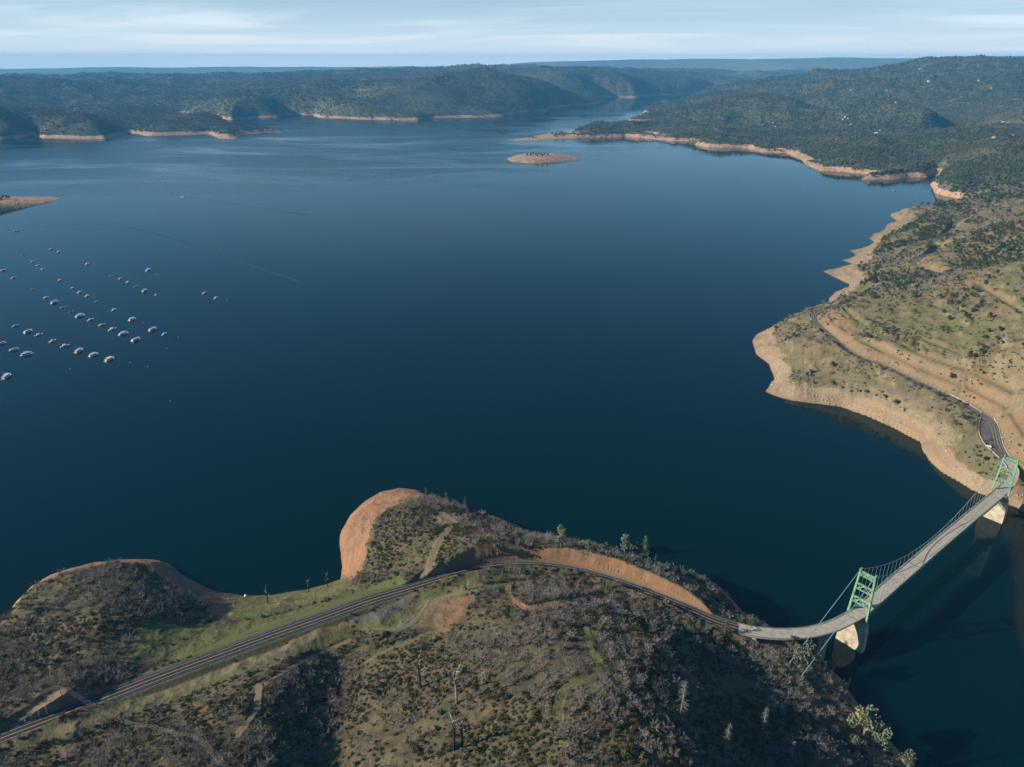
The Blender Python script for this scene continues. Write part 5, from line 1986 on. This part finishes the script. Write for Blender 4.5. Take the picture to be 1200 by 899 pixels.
# white car in the turnout
M_CARW = plain('white car paint', (.80, .80, .80), .3, .03, 1.0, .5)
M_GLASS = plain('dark car glass', (.02, .025, .03), .1, .1, 1.0, .5)
M_TYRE = plain('black rubber', (.02, .02, .02), .8, .1, 2.0)
x, y, z = hit(1159, 524)
car = tag(empty('parked_car', (x, y, z + .05), R(125), 1.3), 'white car parked alone in the turnout above the bridge', 'car')
mb = MB()
body = [(-2.2, .35), (2.2, .35), (2.25, .75), (2.05, .98), (.95, 1.08), (-2.0, 1.1), (-2.25, .85)]
mb.prism([(a, 0, b) for a, b in body], (0, -.9, 0), (0, .9, 0))
mb.build('body', M_CARW, car)
mb = MB()
cab = [(.95, 1.07), (.25, 1.62), (-1.7, 1.64), (-2.1, 1.1)]
mb.prism([(a, 0, b) for a, b in cab], (0, -.76, 0), (0, .76, 0))
cb = mb.build('cabin', M_CARW, car)
for s in (-1, 1):
    mb = MB()
    mb.prism([(a, s * .77, b) for a, b in [(.75, 1.14), (.2, 1.54), (-1.55, 1.56), (-1.85, 1.16)]], (0, 0, 0), (0, s * .02, 0))
    mb.build('side_window', M_GLASS, cb)
mb = MB()
mb.bar((.92, 0, 1.13), (.30, 0, 1.60), 1.36, .05, up=(1, 0, 1))
mb.build('windscreen', M_GLASS, cb)
for a in (-1.4, 1.4):
    for s in (-.82, .82):
        mb = MB()
        mb.tube([(a, s - .11, .34), (a, s + .11, .34)], .34, 14)
        mb.build('wheel', M_TYRE, car)

# beige tent on the shore of the cove
M_TENT = plain('beige tent cloth', (.62, .55, .42), .8, .08, 1.0)
x, y, z = hit(288, 699)
tent = tag(empty('tent', (x, y, z), .4, .75), 'small beige tent on the grassy shore of the cove', 'tent')
mb = MB()
mb.prism([(-2, 0, 0), (-1.5, 0, 1.4), (0, 0, 2.5), (1.5, 0, 1.4), (2, 0, 0)], (0, -2.2, 0), (0, 2.2, 0))
mb.build('canopy', M_TENT, tent)
mb = MB()
mb.prism([(-.8, -2.24, .05), (0, -2.24, 1.9), (.8, -2.24, .05)], (0, 0, 0), (0, .03, 0))
mb.build('door', M_DARK, tent)

# ------------------------------------------------------------------ boats
M_HULL = plain('white boat hull', (.64, .64, .63), .35, .08, .3, .5)
M_CREAM = plain('cream boat cabin', (.66, .56, .42), .45, .1, .3, .4)
M_TAN = plain('tan boat cover', (.42, .31, .2), .7, .15, .4)
M_NAVY = plain('dark blue canvas', (.03, .05, .10), .7, .15, .4)
M_TEAL = plain('teal canvas roof', (.08, .30, .28), .7, .1, .4)
M_RED = plain('red canvas', (.5, .08, .05), .7, .1, .4)
M_GREYB = plain('pale blue grey canvas', (.38, .43, .48), .6, .1, .4)
M_GREY = plain('grey boat cover', (.24, .25, .26), .7, .15, .4)


def hull_outline(L, W, bow=.34):
    return [(-L / 2, -W / 2), (L / 2 * (1 - bow), -W / 2), (L / 2 * (1 - bow * .35), -W * .33), (L / 2, 0), (L / 2 * (1 - bow * .35), W * .33), (L / 2 * (1 - bow), W / 2), (-L / 2, W / 2)]


def boat_parts(kind, roof, body):
    """meshes of one boat, about 12 m long: list of (name, mesh, index of parent or None)"""
    out = []

    def put(name, mb, mats, par=None):
        out.append((name, mb.mesh(name, mats), par))
        return len(out) - 1
    if kind == 'houseboat':
        L, W = 13.0, 4.3
        mb = MB()
        o = hull_outline(L, W, .22)
        mb.prism([(a, b, -.4) for a, b in o], (0, 0, 0), (0, 0, 1.2))
        h = put('hull', mb, M_HULL)
        mb = MB()
        mb.box((-.6, 0, 2.0), (8.4, 3.7, 2.4))
        c = put('cabin', mb, body)
        for s in (-1, 1):
            mb = MB()
            for i in range(5):
                mb.box((-4.0 + i * 1.65, s * 1.86, 2.2), (1.4, .06, 1.15))
            put('window', mb, M_GLASS, c)
        mb = MB()
        mb.box((3.63, 0, 2.1), (.05, 2.6, 1.5))
        put('front_glass', mb, M_GLASS, c)
        mb = MB()
        mb.box((0, 0, 3.29), (10.6, 4.3, .18))
        rf = put('roof', mb, M_HULL)
        mb = MB()
        for a in (-2.6, 2.2):
            for s in (-1.7, 1.7):
                mb.box((a, s, 4.3), (.1, .1, 1.9))
        mb.box((-.2, 0, 5.3), (5.6, 3.9, .16))
        put('canopy', mb, roof)
        mb = MB()
        for s in (-2.05, 2.05):
            mb.box((0, s, 4.1), (10.2, .05, .05))
            mb.box((0, s, 3.75), (10.2, .05, .05))
            for i in range(9):
                mb.box((-5.1 + i * 1.275, s, 3.75), (.05, .05, .8))
        put('railing', mb, M_STEEL)
        mb = MB()
        mb.box((-6.6, 0, .35), (.6, .5, 1.1))
        put('outboard_motor', mb, M_DARK)
    elif kind == 'cruiser':
        L, W = 11.0, 3.6
        mb = MB()
        o = hull_outline(L, W, .5)
        lo = [(a * .93 - .2, b * .78, -.4) for a, b in o]
        hi = [(a, b, 1.25 + (.45 if a > 3 else 0)) for a, b in o]
        n = len(o)
        mb.add(lo + hi, [tuple(range(n)), tuple(reversed(range(n, 2 * n)))] + [(i, n + i, n + (i + 1) % n, (i + 1) % n) for i in range(n)])
        put('hull', mb, M_HULL)
        mb = MB()
        mb.prism([(a, 0, b) for a, b in [(2.9, 1.3), (1.7, 2.5), (-2.6, 2.6), (-2.9, 1.2)]], (0, -1.35, 0), (0, 1.35, 0))
        c = put('cabin', mb, body)
        for s in (-1, 1):
            mb = MB()
            mb.prism([(a, s * 1.36, b) for a, b in [(2.3, 1.6), (1.6, 2.3), (-2.2, 2.35), (-2.4, 1.6)]], (0, 0, 0), (0, s * .03, 0))
            put('window', mb, M_GLASS, c)
        mb = MB()
        mb.bar((2.75, 0, 1.5), (1.8, 0, 2.44), 2.3, .06, up=(1, 0, 1))
        put('windscreen', mb, M_GLASS, c)
        mb = MB()
        for a in (-2.3, .6):
            for s in (-1.2, 1.2):
                mb.box((a, s, 3.2), (.08, .08, 1.3))
        mb.box((-.8, 0, 3.88), (3.6, 2.8, .14))
        put('canopy', mb, roof)
        mb = MB()
        mb.box((-4.0, 0, 1.32), (2.2, 2.6, .14))
        put('aft_deck', mb, M_TAN)
    else:
        L, W = 8.5, 3.0
        mb = MB()
        o = hull_outline(L, W, .5)
        lo = [(a * .93 - .2, b * .75, -.4) for a, b in o]
        hi = [(a, b, 1.0) for a, b in o]
        n = len(o)
        mb.add(lo + hi, [tuple(range(n)), tuple(reversed(range(n, 2 * n)))] + [(i, n + i, n + (i + 1) % n, (i + 1) % n) for i in range(n)])
        put('hull', mb, M_HULL)
        mb = MB()
        mb.prism([(a, 0, b) for a, b in [(2.4, 1.05), (1.0, 1.9), (-2.8, 1.7), (-3.6, 1.05)]], (0, -1.2, 0), (0, 1.2, 0))
        put('cover', mb, roof)
        mb = MB()
        mb.bar((2.0, 0, 1.2), (1.3, 0, 2.0), 2.2, .06, up=(1, 0, 1))
        put('windscreen', mb, M_GLASS)
        mb = MB()
        mb.box((-4.4, 0, .6), (.5, .5, 1.2))
        put('outboard_motor', mb, M_DARK)
    return out


BK = {('houseboat', 'white'): boat_parts('houseboat', M_GREYB, M_HULL), ('houseboat', 'blue'): boat_parts('houseboat', M_NAVY, M_HULL), ('houseboat', 'teal'): boat_parts('houseboat', M_TEAL, M_CREAM),
      ('houseboat', 'tan'): boat_parts('houseboat', M_CREAM, M_CREAM), ('cruiser', 'white'): boat_parts('cruiser', M_HULL, M_HULL), ('cruiser', 'blue'): boat_parts('cruiser', M_NAVY, M_HULL),
      ('cruiser', 'tan'): boat_parts('cruiser', M_TAN, M_CREAM), ('cruiser', 'grey'): boat_parts('cruiser', M_GREY, M_HULL), ('runabout', 'red'): boat_parts('runabout', M_RED, M_HULL), ('runabout', 'white'): boat_parts('runabout', M_HULL, M_HULL),
      ('runabout', 'dark'): boat_parts('runabout', M_NAVY, M_GREY), ('runabout', 'grey'): boat_parts('runabout', M_GREY, M_HULL)}
CW = {'white': 'white', 'blue': 'blue canopied', 'teal': 'cream with teal roof', 'tan': 'cream and tan', 'grey': 'grey topped', 'red': 'red covered', 'dark': 'dark covered'}


def boat(px, py, kind, col, head, label, s=1.0, group='boats on the moorings'):
    x, y, _ = at_z(px, py, 0)
    r = empty('moored_boat' if group else 'speedboat', (x, y, 0), R(head), s * 1.05)
    r.scale = (s * 1.5, s * 1.05, s)
    made = []
    for nm, me, par in BK[(kind, col)]:
        made.append(link(bpy.data.objects.new(nm, me), r if par is None else made[par]))
    return tag(r, label, 'boat', group)


ORD = ['first', 'second', 'third', 'fourth', 'fifth', 'sixth', 'seventh', 'eighth', 'ninth', 'tenth', 'eleventh', 'twelfth', 'thirteenth']
ROWS = [('the two boats moored farthest out', [(315, 65, 'cruiser', 'blue', 95), (362, 84, 'cruiser', 'white', 90)], 1.0),
        ('the short row of four at upper left', [(143, 102, 'runabout', 'grey', 80), (203, 143, 'runabout', 'white', 85), (236, 166, 'runabout', 'white', 85), (264, 190, 'cruiser', 'grey', 80)], 1.0),
        ('the long row starting at the left edge', [(18, 198, 'cruiser', 'grey', 70), (85, 242, 'cruiser', 'blue', 68), (202, 312, 'runabout', 'red', 80), (287, 366, 'cruiser', 'white', 60), (336, 395, 'houseboat', 'blue', 75), (390, 427, 'runabout', 'grey', 65),
          (441, 452, 'runabout', 'dark', 80), (496, 480, 'houseboat', 'white', 58), (562, 503, 'cruiser', 'tan', 58), (633, 534, 'cruiser', 'blue', 65), (698, 562, 'cruiser', 'white', 60), (766, 591, 'houseboat', 'white', 58), (842, 627, 'houseboat', 'blue', 60)], 1.0),
        ('the middle row', [(370, 258, 'cruiser', 'tan', 90), (451, 304, 'runabout', 'white', 85), (493, 334, 'cruiser', 'tan', 88), (541, 356, 'cruiser', 'white', 85), (598, 389, 'runabout', 'grey', 82), (707, 441, 'cruiser', 'white', 80), (820, 501, 'houseboat', 'white', 62), (946, 563, 'houseboat', 'blue', 60), (1019, 592, 'cruiser', 'grey', 65)], 1.0),
        ('the upper right row of six boats', [(689, 231, 'runabout', 'grey', 85), (743, 250, 'cruiser', 'blue', 95), (793, 271, 'cruiser', 'white', 85), (841, 298, 'runabout', 'grey', 80), (897, 323, 'houseboat', 'blue', 82), (967, 348, 'runabout', 'white', 85)], 1.0),
        ('the pair above the upper right row of six', [(919, 196, 'houseboat', 'white', 88), (976, 224, 'runabout', 'grey', 85)], .95),
        ('the isolated pair at the right of the moorings', [(1266, 338, 'cruiser', 'blue', 90), (1338, 368, 'cruiser', 'white', 85)], 1.0),
        ('the nearest full row of eight boats', [(98, 540, 'cruiser', 'blue', 58), (174, 576, 'houseboat', 'blue', 60), (242, 597, 'cruiser', 'white', 55), (327, 635, 'cruiser', 'tan', 60), (404, 665, 'cruiser', 'white', 60), (489, 697, 'houseboat', 'teal', 80), (580, 722, 'houseboat', 'white', 68), (679, 750, 'houseboat', 'tan', 62)], 1.0),
        ('the lowest row of three boats at the left edge', [(10, 650, 'houseboat', 'blue', 50), (88, 689, 'houseboat', 'blue', 45), (167, 718, 'houseboat', 'white', 50)], 1.0),
        ('the single boat below all the mooring rows', [(41, 857, 'houseboat', 'white', 88)], 1.05)]
for row, lst, s in ROWS:
    for i, (zx, zy, kind, col, head) in enumerate(lst):
        what = f'{CW[col]} {kind}'
        if row.startswith('the single'):
            lab = 'white houseboat moored alone below all the mooring rows at the left edge'
        elif len(lst) == 2:
            lab = f'{what}, {("left", "right")[i]} of {row}'
        else:
            lab = f'{what}, {ORD[i]} along {row}'
        boat(zx / 5.29, 280 + zy / 5.29, kind, col, head + random.uniform(-11, 11), lab, s * random.uniform(.85, 1.12))
boat(539 / 5.29, 280 + 159 / 5.29, 'cruiser', 'white', 90, 'white cruiser moored alone between the farthest pair and the middle row', 1.05)
boat(1048, 223.6, 'runabout', 'white', 20, 'tiny white boat off the inlet on the right shore', 1.2, None)
boat(606, 193.2, 'runabout', 'white', 10, 'tiny white boat just below the islet', 1.3, None)
boat(213.5, 231.2, 'runabout', 'white', 172, 'white speedboat heading left, trailing a straight wake', 1.7, None)
boat(19.0, 271.0, 'runabout', 'white', 200, 'white speedboat near the left edge with a long curved wake', 1.4, None)

M_WAKE = NT('churned wake water')
M_WAKE = M_WAKE.bsdf((.003, .022, .030), .35, M_WAKE.bump(M_WAKE.noise(M_WAKE.pos(), .4, 3, .7), .8, 1.0), spec=.6)
for pts, w0, w1, lab in [([(213.5, 231.2), (225, 232), (250, 235.5), (280, 240), (300, 243), (330, 247.5), (360, 252)], 1.5, 6, 'straight wake behind the farther speedboat'),
                         ([(19, 271), (30, 269), (50, 266), (80, 263.5), (110, 263), (140, 265), (170, 271), (200, 279), (230, 290), (260, 300), (300, 313), (350, 330)], 1.5, 6.5, 'long curved wake behind the speedboat at the left edge')]:
    P = resample(catmull([at_z(a, b, .0) for a, b in pts], 10), 10)
    n = len(P)
    rows = []
    for o, hh in ((-1, -.06), (-.55, .09), (0, .02), (.55, .09), (1, -.06)):
        wv = np.linspace(w0, w1, n) * (1 + .25 * fbm(P[:, 0], P[:, 1], 60, 3, 5))
        T_ = np.gradient(P[:, :2], axis=0)
        T_ /= np.linalg.norm(T_, axis=1)[:, None]
        Q_ = P.copy()
        Q_[:, 0] += T_[:, 1] * o * wv
        Q_[:, 1] -= T_[:, 0] * o * wv
        Q_[:, 2] = hh * np.linspace(1.6, .5, n)
        rows.append(Q_)
    V = np.stack(rows, 1).reshape(-1, 3)
    F = [(i * 5 + j, i * 5 + j + 1, (i + 1) * 5 + j + 1, (i + 1) * 5 + j) for i in range(n - 1) for j in range(4)]
    tag(mesh_obj('wake', raw_mesh('wake', V, F, [M_WAKE], True)), lab, 'wake', kind='stuff')

M_BUOY = plain('orange buoy plastic', (.62, .2, .08), .5, .1, 1.0, .4)
mb = MB()
mb.lathe([(.15, -.5), (.9, -.2), (1.05, .25), (.85, .7), (.35, .95), (.3, 1.7), (.12, 1.9)], 12)
ME_BUOY = mb.mesh('buoy', M_BUOY, True)
for zx, zy, lab in [(435, 806, 'orange mooring buoy below the tan and teal houseboats'), (1033, 680, 'orange buoy at the lower right end of the middle mooring row'), (915, 793, 'orange buoy right of the last boat of the nearest row'),
                    (1105, 613, 'orange buoy right of the grey cruiser ending the middle row'), (890, 521, 'small orange buoy between two white houseboats of the middle row'), (808, 768, 'orange buoy closest to the last boat of the nearest row'), (1407, 382, 'orange buoy beyond the isolated pair of boats'), (1058, 1005, 'orange buoy lowest in the open water right of the moorings')]:
    x, y, _ = at_z(zx / 5.29, 280 + zy / 5.29, 0)
    o = link(bpy.data.objects.new('buoy', ME_BUOY))
    o.location = (x, y, 0)
    tag(o, lab, 'buoy', 'mooring buoys')

# ------------------------------------------------------------------ houses among the far trees
M_WALLW = plain('pale house wall', (.46, .44, .42), .8, .1, .2)
M_WALLT = plain('tan house wall', (.50, .42, .32), .8, .1, .2)
M_ROOF = plain('grey shingle roof', (.30, .29, .29), .8, .15, .3)
M_ROOFP = plain('pale metal roof', (.5, .5, .5), .5, .1, .3)
M_ROOFT = plain('red brown roof', (.32, .17, .12), .8, .15, .3)


def house_parts(wall, roof, L=20, W=11, Hh=5):
    mb = MB()
    mb.box((0, 0, Hh / 2 - 2), (L, W, Hh + 4))
    mb.prism([(0, -W / 2, Hh), (0, 0, Hh + 2.6), (0, W / 2, Hh)], (-L / 2, 0, 0), (L / 2, 0, 0))
    a = mb.mesh('wall', wall)
    mb = MB()
    for s in (-1, 1):
        mb.hexa([(-L / 2 - .8, s * (W / 2 + .9), Hh - .3), (L / 2 + .8, s * (W / 2 + .9), Hh - .3), (L / 2 + .8, 0, Hh + 2.75), (-L / 2 - .8, 0, Hh + 2.75),
                 (-L / 2 - .8, s * (W / 2 + .9), Hh + .1), (L / 2 + .8, s * (W / 2 + .9), Hh + .1), (L / 2 + .8, 0, Hh + 3.15), (-L / 2 - .8, 0, Hh + 3.15)])
    b = mb.mesh('roof', roof)
    mb = MB()
    for i in range(4):
        for s in (-1, 1):
            mb.box((-L / 2 + 3 + i * (L - 6) / 3, s * (W / 2 + .03), 2.2), (1.8, .08, 1.5))
    c = mb.mesh('window', M_GLASS)
    return [a, b, c]


HK = [house_parts(M_WALLW, M_ROOF), house_parts(M_WALLW, M_ROOFP, 24, 12), house_parts(M_WALLT, M_ROOFT, 18, 10), house_parts(M_WALLW, M_ROOFT, 16, 10, 6)]
HOUSES = [(991, 138, 1, 'the cluster of white houses on the front wooded hill'), (994, 140, 0, 0), (988, 140.5, 3, 0), (997, 147, 0, 0), (1027, 157, 1, 'the cluster by the lower right woods'), (1022, 153, 2, 0), (1031, 153.5, 0, 0), (981, 127, 2, 'x'), (909, 149, 2, 'x'), (906, 144.5, 3, 0),
          (997, 106, 0, 'x'), (1078, 82, 1, 'x'), (1084, 88, 3, 0), (1110, 147, 2, 'x'), (1175, 144.5, 1, 'x'), (1181, 145, 0, 0), (1069, 101, 0, 'x'), (1088, 96, 1, 0), (1090, 89, 0, 0), (1039, 107, 3, 'x'), (1050, 121, 0, 'x'), (1162, 104, 2, 'x'), (1147, 95, 0, 'x'),
          (1187, 160, 1, 'x'), (1164, 162, 2, 'x'), (378, 103, 1, 'x'), (320, 111, 0, 'x'), (227, 101, 0, 'x'), (393, 95, 1, 'x'), (400, 95.5, 0, 0), (345, 105, 3, 'x'), (82, 88, 1, 'x'), (523, 92, 2, 'x'), (413, 94, 1, 'x')]
for i, (px, py, k, _) in enumerate(HOUSES):
    x, y, z = hit(px, py)
    if z <= 1:
        continue
    far = math.hypot(x, y)
    r = empty('house', (x, y, z + 2.5), RNG.uniform(0, 3), 0.85 if far < 8000 else 1.1)
    for me in HK[k]:
        link(bpy.data.objects.new(me.name.split('.')[0], me), r)
    side = 'right wooded hills' if px > 800 else 'far left hills'
    tag(r, f'{("pale grey roofed", "white long", "tan red roofed", "white red roofed")[k]} house in a clearing among the trees of the {side}', 'house', 'houses on the ' + side)
